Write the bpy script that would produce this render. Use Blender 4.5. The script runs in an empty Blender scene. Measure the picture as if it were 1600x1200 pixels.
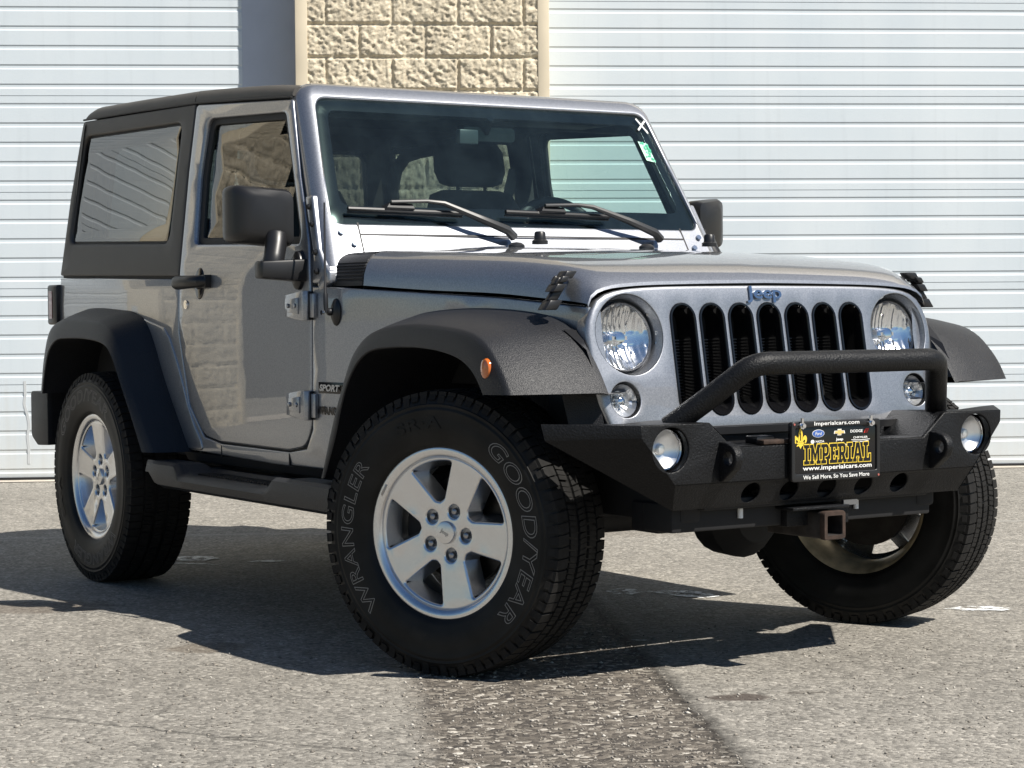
import bpy, bmesh, math, random
import numpy as np
from mathutils import Vector, Matrix, noise
from mathutils.geometry import delaunay_2d_cdt

random.seed(7)
SC = bpy.context.scene
COL = SC.collection
PI = math.pi

# ------------------------------------------------------------------ camera
CY, CP, CR, CF = math.radians(147.353), math.radians(-1.957), math.radians(-0.456), 3261.0
fw = Vector((math.cos(CP)*math.cos(CY), math.cos(CP)*math.sin(CY), math.sin(CP)))
rt = fw.cross(Vector((0, 0, 1))).normalized()
up = rt.cross(fw)
r2 = rt*math.cos(CR) + up*math.sin(CR)
u2 = -rt*math.sin(CR) + up*math.cos(CR)
cam_d = bpy.data.cameras.new('camera')
cam = bpy.data.objects.new('camera', cam_d)
COL.objects.link(cam)
mw = Matrix((r2, u2, -fw)).transposed().to_4x4()
mw.translation = Vector((4.9523, -3.764, 0.999))
cam.matrix_world = mw
cam_d.sensor_width = 36.0
cam_d.lens = CF/1600*36
cam_d.clip_end = 2000
SC.camera = cam

# ------------------------------------------------------------------ light
SUN = Vector((0.74, 0.32, 1.0)).normalized()
w = bpy.data.worlds.new('World'); SC.world = w; w.use_nodes = True
nt = w.node_tree
sky = nt.nodes.new('ShaderNodeTexSky'); sky.sky_type = 'NISHITA'; sky.sun_disc = False
sky.sun_elevation = math.asin(SUN.z); sky.sun_rotation = math.atan2(SUN.x, SUN.y)
sky.air_density = 1.1; sky.dust_density = 0.25; sky.ozone_density = 3.5
bg = nt.nodes['Background']; bg.inputs['Strength'].default_value = 0.050
hs_ = nt.nodes.new('ShaderNodeHueSaturation'); hs_.inputs['Saturation'].default_value = 1.10
nt.links.new(sky.outputs[0], hs_.inputs['Color']); nt.links.new(hs_.outputs[0], bg.inputs[0])
sl = bpy.data.lights.new('sun', 'SUN'); sl.energy = 5.0; sl.angle = math.radians(0.5); sl.color = (1.0, 0.95, 0.87)
so = bpy.data.objects.new('sun', sl); COL.objects.link(so)
so.rotation_euler = (-SUN).to_track_quat('-Z', 'Y').to_euler(); so.location = SUN*40
SC.view_settings.view_transform = 'Standard'; SC.view_settings.look = 'None'
SC.view_settings.gamma = 1; SC.view_settings.use_curve_mapping = False
SC.view_settings.exposure = 0.58
try:
    SC.cycles.use_denoising = True
    SC.cycles.max_bounces = 10; SC.cycles.transparent_max_bounces = 16
    SC.cycles.caustics_reflective = False; SC.cycles.caustics_refractive = False
    SC.cycles.sample_clamp_indirect = 6
except Exception:
    pass

# ------------------------------------------------------------------ materials
def mat(name, col=(.5, .5, .5), rough=.5, metal=0., coat=0., coat_rough=.03, spec=.5, bump=None, var=None, emit=None, aniso=0):
    """bump=(scale,strength,distance) noise bump; var=(scale,amount) colour variation"""
    m = bpy.data.materials.new(name); m.use_nodes = True
    n = m.node_tree.nodes; l = m.node_tree.links; b = n['Principled BSDF']
    b.inputs['Base Color'].default_value = (*col, 1); b.inputs['Roughness'].default_value = rough
    b.inputs['Metallic'].default_value = metal; b.inputs['Coat Weight'].default_value = coat
    b.inputs['Coat Roughness'].default_value = coat_rough; b.inputs['Specular IOR Level'].default_value = spec
    if bump or var:
        tc = n.new('ShaderNodeTexCoord')
    if bump:
        t = n.new('ShaderNodeTexNoise'); t.inputs['Scale'].default_value = bump[0]; t.inputs['Detail'].default_value = 3
        l.new(tc.outputs['Object'], t.inputs['Vector'])
        bp = n.new('ShaderNodeBump'); bp.inputs['Strength'].default_value = bump[1]; bp.inputs['Distance'].default_value = bump[2]
        l.new(t.outputs['Fac'], bp.inputs['Height']); l.new(bp.outputs[0], b.inputs['Normal'])
    if var:
        t = n.new('ShaderNodeTexNoise'); t.inputs['Scale'].default_value = var[0]; t.inputs['Detail'].default_value = 5
        l.new(tc.outputs['Object'], t.inputs['Vector'])
        r = n.new('ShaderNodeValToRGB'); a = var[1]
        r.color_ramp.elements[0].position = .3; r.color_ramp.elements[1].position = .7
        r.color_ramp.elements[0].color = (*[c*(1-a) for c in col], 1); r.color_ramp.elements[1].color = (*[min(1, c*(1+a)) for c in col], 1)
        l.new(t.outputs['Fac'], r.inputs[0]); l.new(r.outputs[0], b.inputs['Base Color'])
    return m

def glass(name, tint, ior=1.6, rough=0.0, wav=0.0, dust=0.0):
    m = bpy.data.materials.new(name); m.use_nodes = True
    n = m.node_tree.nodes; l = m.node_tree.links
    n.remove(n['Principled BSDF'])
    tr = n.new('ShaderNodeBsdfTransparent'); tr.inputs[0].default_value = (*tint, 1)
    gl = n.new('ShaderNodeBsdfGlossy'); gl.inputs['Roughness'].default_value = rough
    fr = n.new('ShaderNodeFresnel'); fr.inputs['IOR'].default_value = ior
    mx = n.new('ShaderNodeMixShader')
    geo = n.new('ShaderNodeNewGeometry'); im = n.new('ShaderNodeMix'); im.inputs[2].default_value = ior; im.inputs[3].default_value = 1/ior
    l.new(geo.outputs['Backfacing'], im.inputs[0]); l.new(im.outputs[0], fr.inputs['IOR'])   # a thin pane reflects alike from both sides
    l.new(fr.outputs[0], mx.inputs[0]); l.new(tr.outputs[0], mx.inputs[1]); l.new(gl.outputs[0], mx.inputs[2])
    if wav:
        tc = n.new('ShaderNodeTexCoord'); t = n.new('ShaderNodeTexNoise'); t.inputs['Scale'].default_value = 3.2; t.inputs['Detail'].default_value = 1
        bp = n.new('ShaderNodeBump'); bp.inputs['Strength'].default_value = 1; bp.inputs['Distance'].default_value = wav
        l.new(tc.outputs['Object'], t.inputs['Vector']); l.new(t.outputs['Fac'], bp.inputs['Height'])
        l.new(bp.outputs[0], gl.inputs['Normal'])
    out = mx.outputs[0]
    if dust:   # thin film of road dust and wiper smears
        tc = n.new('ShaderNodeTexCoord'); t = n.new('ShaderNodeTexNoise'); t.inputs['Scale'].default_value = 4.5; t.inputs['Detail'].default_value = 9; t.inputs['Roughness'].default_value = .7
        l.new(tc.outputs['Object'], t.inputs['Vector'])
        r = n.new('ShaderNodeMapRange'); r.inputs[1].default_value = .35; r.inputs[2].default_value = .75; r.inputs[3].default_value = dust*.35; r.inputs[4].default_value = dust*1.7
        l.new(t.outputs['Fac'], r.inputs[0])
        df = n.new('ShaderNodeBsdfDiffuse'); df.inputs[0].default_value = (.34, .52, .60, 1)
        m2 = n.new('ShaderNodeMixShader'); l.new(r.outputs[0], m2.inputs[0]); l.new(out, m2.inputs[1]); l.new(df.outputs[0], m2.inputs[2]); out = m2.outputs[0]
    l.new(out, n['Material Output'].inputs[0])
    return m

def paint_mat():
    m = mat('silver_paint', (.33, .34, .36), rough=.44, metal=.88, coat=1.0, coat_rough=.012)
    m.node_tree.nodes['Principled BSDF'].inputs['Coat IOR'].default_value = 1.65
    n = m.node_tree.nodes; l = m.node_tree.links; b = n['Principled BSDF']
    tc = n.new('ShaderNodeTexCoord')
    v = n.new('ShaderNodeTexVoronoi'); v.inputs['Scale'].default_value = 420
    l.new(tc.outputs['Object'], v.inputs['Vector'])
    r = n.new('ShaderNodeValToRGB')
    r.color_ramp.elements[0].color = (.248, .258, .283, 1); r.color_ramp.elements[1].color = (.38, .393, .422, 1)
    l.new(v.outputs['Color'], r.inputs[0]); l.new(r.outputs[0], b.inputs['Base Color'])
    # gentle orange peel in the clear coat
    t = n.new('ShaderNodeTexNoise'); t.inputs['Scale'].default_value = 9; t.inputs['Detail'].default_value = 2
    l.new(tc.outputs['Object'], t.inputs['Vector'])
    bp = n.new('ShaderNodeBump'); bp.inputs['Strength'].default_value = .5; bp.inputs['Distance'].default_value = .00022
    l.new(t.outputs['Fac'], bp.inputs['Height']); l.new(bp.outputs[0], b.inputs['Coat Normal'])
    return m

PAINT = paint_mat()
GRAIN = mat('grained_black_plastic', (.017, .0175, .020), rough=.44, spec=.38, bump=(330, .8, .0022), var=(300, .25))
HTOP = mat('hardtop_plastic', (.058, .053, .047), rough=.5, bump=(700, .35, .0006), var=(6, .08))
POWDER = mat('powder_coated_steel', (.0075, .0078, .0088), rough=.46, spec=.25, bump=(190, .9, .0022), var=(260, .5))
BLACK = mat('black_plastic', (.012, .012, .013), rough=.38, bump=(600, .15, .0004))
GLOSSBLK = mat('gloss_black', (.006, .006, .007), rough=.12)
DARK = mat('underbody_black', (.008, .008, .009), rough=.75, var=(8, .4))
SEAL = mat('rubber_seal', (.008, .008, .009), rough=.6)
RUBBER = mat('tyre_rubber', (.0085, .0082, .0078), rough=.5, spec=.25, bump=(160, .25, .0006), var=(9, .65))
TREAD = mat('tread_rubber', (.0115, .011, .0105), rough=.75, spec=.25, bump=(220, .4, .001), var=(26, .45))
LETTER = mat('tyre_letter_white', (.23, .22, .205), rough=.7)
ALU = mat('alloy_paint', (.70, .71, .73), rough=.27, metal=.97, coat=.6, coat_rough=.05, var=(300, .06))
ALUDARK = mat('alloy_barrel', (.46, .48, .51), rough=.36, metal=.8, var=(14, .2))
CHROME = mat('chrome', (.82, .83, .85), rough=.06, metal=1.)
STEEL = mat('brushed_steel', (.34, .34, .35), rough=.35, metal=1.)
RUST = mat('rusty_steel', (.048, .030, .022), rough=.75, metal=.3, bump=(120, .5, .002), var=(40, .5))
GOLDDIRT = mat('dirty_rim_back', (.60, .49, .32), rough=.5, metal=.45, var=(18, .4))
DISC = mat('brake_disc', (.05, .045, .042), rough=.45, metal=.9, var=(20, .3))
WSGLASS = glass('windscreen_glass', (.74, .89, .86), ior=1.5, dust=.017)
DOORGLASS = glass('door_glass', (.78, .90, .87), ior=2.0, wav=.0014)
QGLASS = glass('tinted_glass', (.26, .30, .30), ior=2.6, wav=.0004)
LENS = glass('clear_lens', (.96, .97, .98), ior=1.45)
AMBER = mat('amber_lens', (.55, .13, .015), rough=.15, coat=1.)
REDLENS = mat('red_lens', (.22, .012, .012), rough=.15, coat=1.)
SEATM = mat('seat_fabric', (.018, .019, .022), rough=.85, bump=(500, .4, .001))
DASH = mat('dashboard_plastic', (.018, .018, .02), rough=.6)
HEADLN = mat('headliner', (.02, .02, .02), rough=.9)
WHITE = mat('white_print', (.8, .8, .78), rough=.5)
YELLOW = mat('yellow_print', (.80, .58, .06), rough=.5)
BLUEP = mat('blue_print', (.05, .12, .38), rough=.4)
REDP = mat('red_print', (.6, .04, .03), rough=.4)
GOLDP = mat('gold_print', (.70, .50, .18), rough=.4)
MINT = mat('sticker_mint', (.45, .75, .60), rough=.5)
GREENP = mat('sticker_green', (.02, .38, .20), rough=.5)
BADGE = mat('badge_metal', (.34, .40, .50), rough=.22, metal=1., coat=.5)

# ------------------------------------------------------------------ helpers
def link(o, parent=None):
    COL.objects.link(o)
    if parent is not None: o.parent = parent
    return o

def empty(name, loc=(0, 0, 0), rz=0, parent=None):
    o = bpy.data.objects.new(name, None); o.location = loc; o.rotation_euler = (0, 0, rz)
    o.empty_display_size = .2
    return link(o, parent)

class MB:
    def __init__(s): s.V = []; s.F = []
    def add(s, V, F):
        o = len(s.V); s.V += [tuple(v) for v in V]; s.F += [tuple(i+o for i in f) for f in F]; return s
    def box(s, c, d, rot=None):
        x, y, z = [k/2 for k in d]
        P = [Vector((a*x, b*y, e*z)) for a in (-1, 1) for b in (-1, 1) for e in (-1, 1)]
        if rot is not None: P = [rot @ p for p in P]
        P = [p+Vector(c) for p in P]
        return s.add(P, [(0, 1, 3, 2), (4, 6, 7, 5), (0, 4, 5, 1), (2, 3, 7, 6), (0, 2, 6, 4), (1, 5, 7, 3)])
    def cyl(s, a, b, r, n=16, r1=None, cap=True):
        a, b = Vector(a), Vector(b); r1 = r if r1 is None else r1
        d = (b-a).normalized(); e = d.orthogonal().normalized(); f = d.cross(e)
        P = []
        for c, q in ((a, r), (b, r1)):
            P += [c+(e*math.cos(2*PI*i/n)+f*math.sin(2*PI*i/n))*q for i in range(n)]
        F = [(i, (i+1) % n, n+(i+1) % n, n+i) for i in range(n)]
        if cap: F += [tuple(range(n))[::-1], tuple(range(n, 2*n))]
        return s.add(P, F)
    def tube(s, path, r, n=14, cap=True):
        path = [Vector(p) for p in path]; rs = r if hasattr(r, '__len__') else [r]*len(path)
        T = [(path[min(i+1, len(path)-1)]-path[max(i-1, 0)]).normalized() for i in range(len(path))]
        e = T[0].orthogonal().normalized(); P = []
        for p, t, q in zip(path, T, rs):
            e = (e-t*e.dot(t)).normalized(); f = t.cross(e)
            P += [p+(e*math.cos(2*PI*i/n)+f*math.sin(2*PI*i/n))*q for i in range(n)]
        F = []
        for k in range(len(path)-1):
            F += [(k*n+i, k*n+(i+1) % n, (k+1)*n+(i+1) % n, (k+1)*n+i) for i in range(n)]
        if cap: F += [tuple(range(n))[::-1], tuple(range((len(path)-1)*n, len(path)*n))]
        return s.add(P, F)
    def prism(s, poly, fn, t):
        """poly in 2D, fn(u,v,d)->xyz, extruded d 0..t"""
        n = len(poly)
        P = [fn(u, v, 0) for u, v in poly]+[fn(u, v, t) for u, v in poly]
        F = [tuple(range(n)), tuple(range(n, 2*n))[::-1]]+[(i, (i+1) % n, n+(i+1) % n, n+i) for i in range(n)]
        return s.add(P, F)
    def lathe(s, prof, fn, n=48, closed=False):
        """prof (r,h); fn(r cos, r sin, h)"""
        P = []; m = len(prof)
        for i in range(n):
            a = 2*PI*i/n
            P += [fn(r*math.cos(a), r*math.sin(a), h) for r, h in prof]
        F = []
        for i in range(n):
            j = (i+1) % n
            for k in range(m if closed else m-1):
                q = (k+1) % m
                F.append((i*m+k, i*m+q, j*m+q, j*m+k))
        return s.add(P, F)
    def loft(s, secs, closed=False, caps=True):
        m = len(secs[0]); P = [p for q in secs for p in q]; F = []
        for i in range(len(secs)-1):
            for k in range(m if closed else m-1):
                q = (k+1) % m
                F.append((i*m+k, i*m+q, (i+1)*m+q, (i+1)*m+k))
        if caps: F += [tuple(range(m))[::-1], tuple(range((len(secs)-1)*m, len(secs)*m))]
        return s.add(P, F)
    def build(s, name, m, parent=None, sharp=38, bevel=0, seg=2, smooth=True, mats=None, fix=True, bang=30):
        bm = bmesh.new()
        vs = [bm.verts.new(v) for v in s.V]
        for f in s.F:
            try: bm.faces.new([vs[i] for i in f])
            except ValueError: pass
        bmesh.ops.remove_doubles(bm, verts=bm.verts, dist=1e-5)
        bmesh.ops.dissolve_degenerate(bm, edges=bm.edges, dist=1e-6)
        if fix: bmesh.ops.recalc_face_normals(bm, faces=bm.faces)
        if bevel:
            E = [e for e in bm.edges if e.is_manifold and e.calc_face_angle(0) > math.radians(bang)]
            bmesh.ops.bevel(bm, geom=E, offset=bevel, segments=seg, profile=.5, affect='EDGES', clamp_overlap=True)
        me = bpy.data.meshes.new(name); bm.to_mesh(me); bm.free()
        return finish(me, name, m, parent, sharp, smooth)

def finish(me, name, m, parent, sharp=38, smooth=True):
    if smooth:
        me.shade_smooth(); me.set_sharp_from_angle(angle=math.radians(sharp))
    if m is not None: me.materials.append(m)
    return link(bpy.data.objects.new(name, me), parent)

def dup(o, name=None, parent=None, mw=None):
    c = o.copy(); link(c, parent)
    if mw is not None: c.matrix_local = mw
    return c

def rnd(poly, r, n=5):
    """round the corners of a closed 2D polygon; r number or list"""
    out = []; N = len(poly); rs = r if hasattr(r, '__len__') else [r]*N
    for i in range(N):
        p = Vector(poly[i]); a = Vector(poly[i-1])-p; b = Vector(poly[(i+1) % N])-p
        la, lb = a.length, b.length
        if rs[i] <= 0 or la < 1e-9 or lb < 1e-9: out.append(tuple(p)); continue
        a /= la; b /= lb
        ang = a.angle(b)
        if ang > 3.05: out.append(tuple(p)); continue
        d = min(rs[i]/math.tan(ang/2), la*.48, lb*.48)
        p0, p1 = p+a*d, p+b*d
        for k in range(n+1):
            t = k/n
            out.append(tuple(p0*(1-t)**2+p*2*t*(1-t)+p1*t*t))
    return out

def arc(cx, cy, r, a0, a1, n):
    return [(cx+r*math.cos(math.radians(a0+(a1-a0)*i/n)), cy+r*math.sin(math.radians(a0+(a1-a0)*i/n))) for i in range(n+1)]
def circle(cx, cy, r, n=32, ry=None):
    ry = ry or r
    return [(cx+r*math.cos(2*PI*i/n), cy+ry*math.sin(2*PI*i/n)) for i in range(n)]

def cat(pts, n):
    """Catmull-Rom through pts, n samples by arc length"""
    P = [np.array(p, float) for p in pts]; P = [2*P[0]-P[1]]+P+[2*P[-1]-P[-2]]
    S = []
    for i in range(1, len(P)-2):
        for k in range(12):
            t = k/12
            S.append(.5*((2*P[i])+(-P[i-1]+P[i+1])*t+(2*P[i-1]-5*P[i]+4*P[i+1]-P[i+2])*t*t+(-P[i-1]+3*P[i]-3*P[i+1]+P[i+2])*t**3))
    S.append(P[-2]); S = np.array(S)
    L = np.r_[0, np.cumsum(np.linalg.norm(np.diff(S, axis=0), axis=1))]
    q = np.linspace(0, L[-1], n)
    return [tuple(float(np.interp(x, L, S[:, k])) for k in range(S.shape[1])) for x in q]

def area(p): return .5*sum(p[i-1][0]*p[i][1]-p[i][0]*p[i-1][1] for i in range(len(p)))

def offset(poly, d):
    """move a CCW polygon inward by d"""
    N = len(poly); out = []
    for i in range(N):
        p = Vector(poly[i]); a = p-Vector(poly[i-1]); b = Vector(poly[(i+1) % N])-p
        na = Vector((-a.y, a.x)).normalized() if a.length else Vector((0, 0)); nb = Vector((-b.y, b.x)).normalized() if b.length else Vector((0, 0))
        m = na+nb
        if m.length < 1e-6: out.append(tuple(p+na*d)); continue
        m.normalize(); k = d/max(.35, m.dot(na) if na.length else m.dot(nb))
        out.append(tuple(p+m*k))
    return out

def inside(x, y, loops):
    c = False
    for L in loops:
        j = len(L)-1
        for i in range(len(L)):
            xi, yi = L[i]; xj, yj = L[j]
            if (yi > y) != (yj > y) and x < (xj-xi)*(y-yi)/(yj-yi)+xi: c = not c
            j = i
    return c

def clean(poly):
    out = []
    for p in poly:
        if not out or (Vector(p)-Vector(out[-1])).length > 4e-4: out.append(tuple(p))
    while len(out) > 2 and (Vector(out[0])-Vector(out[-1])).length < 4e-4: out.pop()
    return out

def panel(name, outline, fn, m, parent, holes=(), t=.012, r=.004, rh=None, grid=.05, sharp=38, seg=3, mb=None, taper=0, ntaper=99):
    """sheet-metal panel: filled outline with holes, rolled edges, mapped by fn(u,v,depth)"""
    rh = r if rh is None else rh
    loops = [clean(outline)]+[clean(h) for h in holes]
    loops = [L if (area(L) > 0) == (k == 0) else L[::-1] for k, L in enumerate(loops)]
    inner = [offset(L, r if k == 0 else rh) for k, L in enumerate(loops)]
    pts = []; edges = []; ids = []
    for L in inner:
        o = len(pts); pts += [Vector(p) for p in L]; n = len(L)
        edges += [(o+i, o+(i+1) % n) for i in range(n)]; ids.append((o, n))
    nb = len(pts)
    B = np.array([tuple(p) for p in pts])
    x0, y0 = B.min(0); x1, y1 = B.max(0)
    nx, ny = max(1, int((x1-x0)/grid)), max(1, int((y1-y0)/grid))
    for i in range(1, nx):
        for j in range(1, ny):
            q = (x0+(x1-x0)*(i+(.5 if j % 2 else 0))/nx, y0+(y1-y0)*j/ny)
            if np.min(np.hypot(B[:, 0]-q[0], B[:, 1]-q[1])) > grid*.35 and inside(q[0], q[1], inner): pts.append(Vector(q))
    vc, ec, fc, ov, oe, of = delaunay_2d_cdt(pts, edges, [], 0, 1e-6)
    V = []; F = []
    V += [fn(p.x, p.y, 0) for p in vc]
    for f in fc:
        c = sum((vc[i] for i in f), Vector((0, 0)))/len(f)
        if inside(c.x, c.y, inner): F.append(tuple(f))
    mp = {}
    for i, l_ in enumerate(ov):
        for k in l_: mp[k] = i
    for k, L in enumerate(loops):
        o, n = ids[k]; rr = r if k == 0 else rh
        prev = [mp[o+i] for i in range(n)]
        I = inner[k]
        for s_ in list(range(1, seg+1))+[None]:
            if s_ is None:
                if t <= rr: continue
                a, d = (1.0+taper/rr if 0 < k <= ntaper else 1.0), t
            else:
                th = PI/2*s_/seg; a, d = math.sin(th), rr*(1-math.cos(th))
            base = len(V)
            V += [fn(I[i][0]+(L[i][0]-I[i][0])*a, I[i][1]+(L[i][1]-I[i][1])*a, d) for i in range(n)]
            cur = list(range(base, base+n))
            F += [(prev[i], prev[(i+1) % n], cur[(i+1) % n], cur[i]) for i in range(n)]
            prev = cur
    if mb is not None: mb.add(V, F); return None
    b = MB(); b.add(V, F)
    bm = bmesh.new(); vs = [bm.verts.new(v) for v in V]
    for f in F:
        try: bm.faces.new([vs[i] for i in f])
        except ValueError: pass
    bmesh.ops.recalc_face_normals(bm, faces=bm.faces)
    bm.faces.ensure_lookup_table()
    f0 = bm.faces[0]; c = sum((vc[i] for i in F[0]), Vector((0, 0)))/len(F[0])
    nd = Vector(fn(c.x, c.y, 0))-Vector(fn(c.x, c.y, .01))
    if f0.normal.dot(nd) < 0: bmesh.ops.reverse_faces(bm, faces=bm.faces)
    me = bpy.data.meshes.new(name); bm.to_mesh(me); bm.free()
    return finish(me, name, m, parent, sharp)

_font_cache = {}
def text_geo(body, size=1, ext=0, wire=0, shear=0, spacing=1, bold=0):
    """mesh of a line of text, centred at origin in XY; wire>0 gives outlines as thin tubes"""
    key = (body, size, ext, wire, shear, spacing, bold)
    if key in _font_cache: return _font_cache[key]
    c = bpy.data.curves.new('text', 'FONT'); c.body = body; c.size = size; c.extrude = ext; c.shear = shear
    c.align_x = 'CENTER'; c.align_y = 'CENTER'; c.space_character = spacing; c.resolution_u = 4; c.offset = bold
    if wire: c.fill_mode = 'NONE'; c.bevel_depth = wire; c.bevel_resolution = 0; c.extrude = 0
    o = bpy.data.objects.new('text', c); COL.objects.link(o)
    dg = bpy.context.evaluated_depsgraph_get(); dg.update()
    me = bpy.data.meshes.new_from_object(o.evaluated_get(dg))
    V = [tuple(v.co) for v in me.vertices]; F = [tuple(p.vertices) for p in me.polygons]
    bpy.data.objects.remove(o); bpy.data.curves.remove(c); bpy.data.meshes.remove(me)
    A = np.array(V); lo, hi = A.min(0), A.max(0); A[:, 0] -= (lo[0]+hi[0])/2; A[:, 1] -= (lo[1]+hi[1])/2
    _font_cache[key] = (A, F, hi-lo)
    return _font_cache[key]
# ------------------------------------------------------------------ ground
def nodes(name):
    m = bpy.data.materials.new(name); m.use_nodes = True
    n = m.node_tree.nodes; l = m.node_tree.links
    return m, n, l, n['Principled BSDF']
def N(n, kind, **kw):
    x = n.new('ShaderNode'+kind)
    for k, v in kw.items():
        if k in x.inputs: x.inputs[k].default_value = v
        else: setattr(x, k, v)
    return x
def ramp(n, stops):
    r = n.new('ShaderNodeValToRGB'); e = r.color_ramp.elements
    while len(e) < len(stops): e.new(.5)
    for q, (p, c) in zip(e, stops): q.position = p; q.color = (*c, 1) if hasattr(c, '__len__') else (c, c, c, 1)
    return r
def math_(n, l, op, a, b=None, c=None):
    x = n.new('ShaderNodeMath'); x.operation = op
    for i, v in enumerate((a, b, c)):
        if v is None: continue
        if isinstance(v, (int, float)): x.inputs[i].default_value = v
        else: l.new(v, x.inputs[i])
    return x.outputs[0]
def mixc(n, l, kind, f, a, b):
    x = n.new('ShaderNodeMix'); x.data_type = 'RGBA'; x.blend_type = kind
    for s_, v in ((0, f), (6, a), (7, b)):
        if isinstance(v, (int, float)): x.inputs[s_].default_value = v
        elif isinstance(v, tuple): x.inputs[s_].default_value = (*v, 1)
        else: l.new(v, x.inputs[s_])
    return x.outputs[2]

def asphalt_mat():
    m, n, l, b = nodes('weathered_asphalt')
    tc = N(n, 'TexCoord'); P = tc.outputs['Object']
    big = N(n, 'TexNoise', Scale=.9, Detail=6.0); l.new(P, big.inputs['Vector'])
    mid = N(n, 'TexNoise', Scale=14, Detail=5.0); l.new(P, mid.inputs['Vector'])
    fine = N(n, 'TexNoise', Scale=340, Detail=2.0); l.new(P, fine.inputs['Vector'])
    st = N(n, 'TexVoronoi', Scale=92.0); l.new(P, st.inputs['Vector'])
    st2 = N(n, 'TexVoronoi', Scale=62.0); l.new(P, st2.inputs['Vector'])
    base = ramp(n, [(.3, (.222, .207, .180)), (.7, (.286, .267, .234))]); l.new(big.outputs['Fac'], base.inputs[0])
    mr = ramp(n, [(.25, .80), (.75, 1.16)]); l.new(mid.outputs['Fac'], mr.inputs[0])
    c = mixc(n, l, 'MULTIPLY', 1.0, base.outputs[0], mr.outputs[0])
    sr = ramp(n, [(0, .52), (.25, .80), (.6, 1.0), (.85, 1.16), (1, 1.6)])
    sepc = N(n, 'SeparateColor'); l.new(st.outputs['Color'], sepc.inputs[0]); l.new(sepc.outputs[0], sr.inputs[0])
    c = mixc(n, l, 'MULTIPLY', 1.0, c, sr.outputs[0])
    fr = ramp(n, [(.3, .75), (.7, 1.22)]); l.new(fine.outputs['Fac'], fr.inputs[0])
    c = mixc(n, l, 'MULTIPLY', 1.0, c, fr.outputs[0])
    # older, coarser strip of paving running towards the doors
    sx = N(n, 'SeparateXYZ'); l.new(P, sx.inputs[0])
    v = math_(n, l, 'ADD', math_(n, l, 'MULTIPLY', sx.outputs[0], .4625), math_(n, l, 'MULTIPLY', sx.outputs[1], .8866))
    u = math_(n, l, 'ADD', math_(n, l, 'MULTIPLY', sx.outputs[0], -.8866), math_(n, l, 'MULTIPLY', sx.outputs[1], .4625))
    wob = math_(n, l, 'MULTIPLY', math_(n, l, 'SUBTRACT', mid.outputs['Fac'], .5), .10)
    vw = math_(n, l, 'ADD', v, wob)
    e1 = math_(n, l, 'SMOOTH_MIN', math_(n, l, 'MULTIPLY', math_(n, l, 'ADD', vw, .86), 14.0), 1.0, .01)
    e2 = math_(n, l, 'MULTIPLY', math_(n, l, 'SUBTRACT', -.14, math_(n, l, 'ADD', v, math_(n, l, 'MULTIPLY', wob, .45))), 90.0)
    mask = math_(n, l, 'MINIMUM', e1, e2); cl = N(n, 'Clamp'); l.new(mask, cl.inputs[0]); mask = cl.outputs[0]
    s2 = ramp(n, [(0, (.04, .034, .03)), (.4, (.095, .082, .067)), (.76, (.165, .143, .118)), (.94, (.30, .27, .225)), (1, (.58, .54, .47))])
    sp2 = N(n, 'SeparateColor'); l.new(st2.outputs['Color'], sp2.inputs[0]); l.new(sp2.outputs[1], s2.inputs[0])
    cp = mixc(n, l, 'MULTIPLY', .8, s2.outputs[0], fr.outputs[0])
    c = mixc(n, l, 'MIX', math_(n, l, 'MULTIPLY', mask, .93), c, cp)
    # tar seam along the strip
    seam = math_(n, l, 'ABSOLUTE', math_(n, l, 'ADD', math_(n, l, 'ADD', v, math_(n, l, 'MULTIPLY', wob, .45)), .145))
    sm = ramp(n, [(0, .22), (.018, .45), (.045, 1)]); l.new(seam, sm.inputs[0])
    c = mixc(n, l, 'MULTIPLY', .8, c, sm.outputs[0])
    # hairline crack
    ck = math_(n, l, 'ABSOLUTE', math_(n, l, 'ADD', math_(n, l, 'ADD', v, math_(n, l, 'MULTIPLY', u, 1.54)), math_(n, l, 'ADD', math_(n, l, 'MULTIPLY', math_(n, l, 'SUBTRACT', mid.outputs['Fac'], .5), .16), 3.18)))
    cr = ramp(n, [(0, .28), (.010, .6), (.022, 1)]); l.new(ck, cr.inputs[0])
    c = mixc(n, l, 'MULTIPLY', .8, c, cr.outputs[0])
    # oil stains with outlines of their own
    for (x, y, rx, ry, k, col) in ((.79, -.41, .085, .05, .75, (.045, .03, .024)), (-.74, -1.19, .14, .10, .5, (.10, .075, .05)), (-1.89, -1.33, .30, .16, .5, (.09, .065, .045)),
                                   (-2.5, 1.9, .5, .2, .3, (.10, .08, .06)), (1.9, .9, .3, .15, .35, (.08, .06, .05)), (.83, -.24, .06, .02, .5, (.05, .04, .03)), (-3.4, -1.9, .3, .2, .3, (.09, .07, .05))):
        du = math_(n, l, 'SUBTRACT', v, .4625*x+.8866*y); dv = math_(n, l, 'SUBTRACT', u, -.8866*x+.4625*y)
        q = math_(n, l, 'ADD', math_(n, l, 'POWER', math_(n, l, 'ABSOLUTE', math_(n, l, 'DIVIDE', du, rx)), 2.0), math_(n, l, 'POWER', math_(n, l, 'ABSOLUTE', math_(n, l, 'DIVIDE', dv, ry)), 2.0))
        q = math_(n, l, 'ADD', q, math_(n, l, 'MULTIPLY', math_(n, l, 'SUBTRACT', mid.outputs['Fac'], .5), 1.6))
        mr_ = N(n, 'MapRange'); l.new(q, mr_.inputs[0])
        for i, val in enumerate((.55, 1.15, k, 0.0)): mr_.inputs[i+1].default_value = val
        c = mixc(n, l, 'MIX', mr_.outputs[0], c, col)
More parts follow.
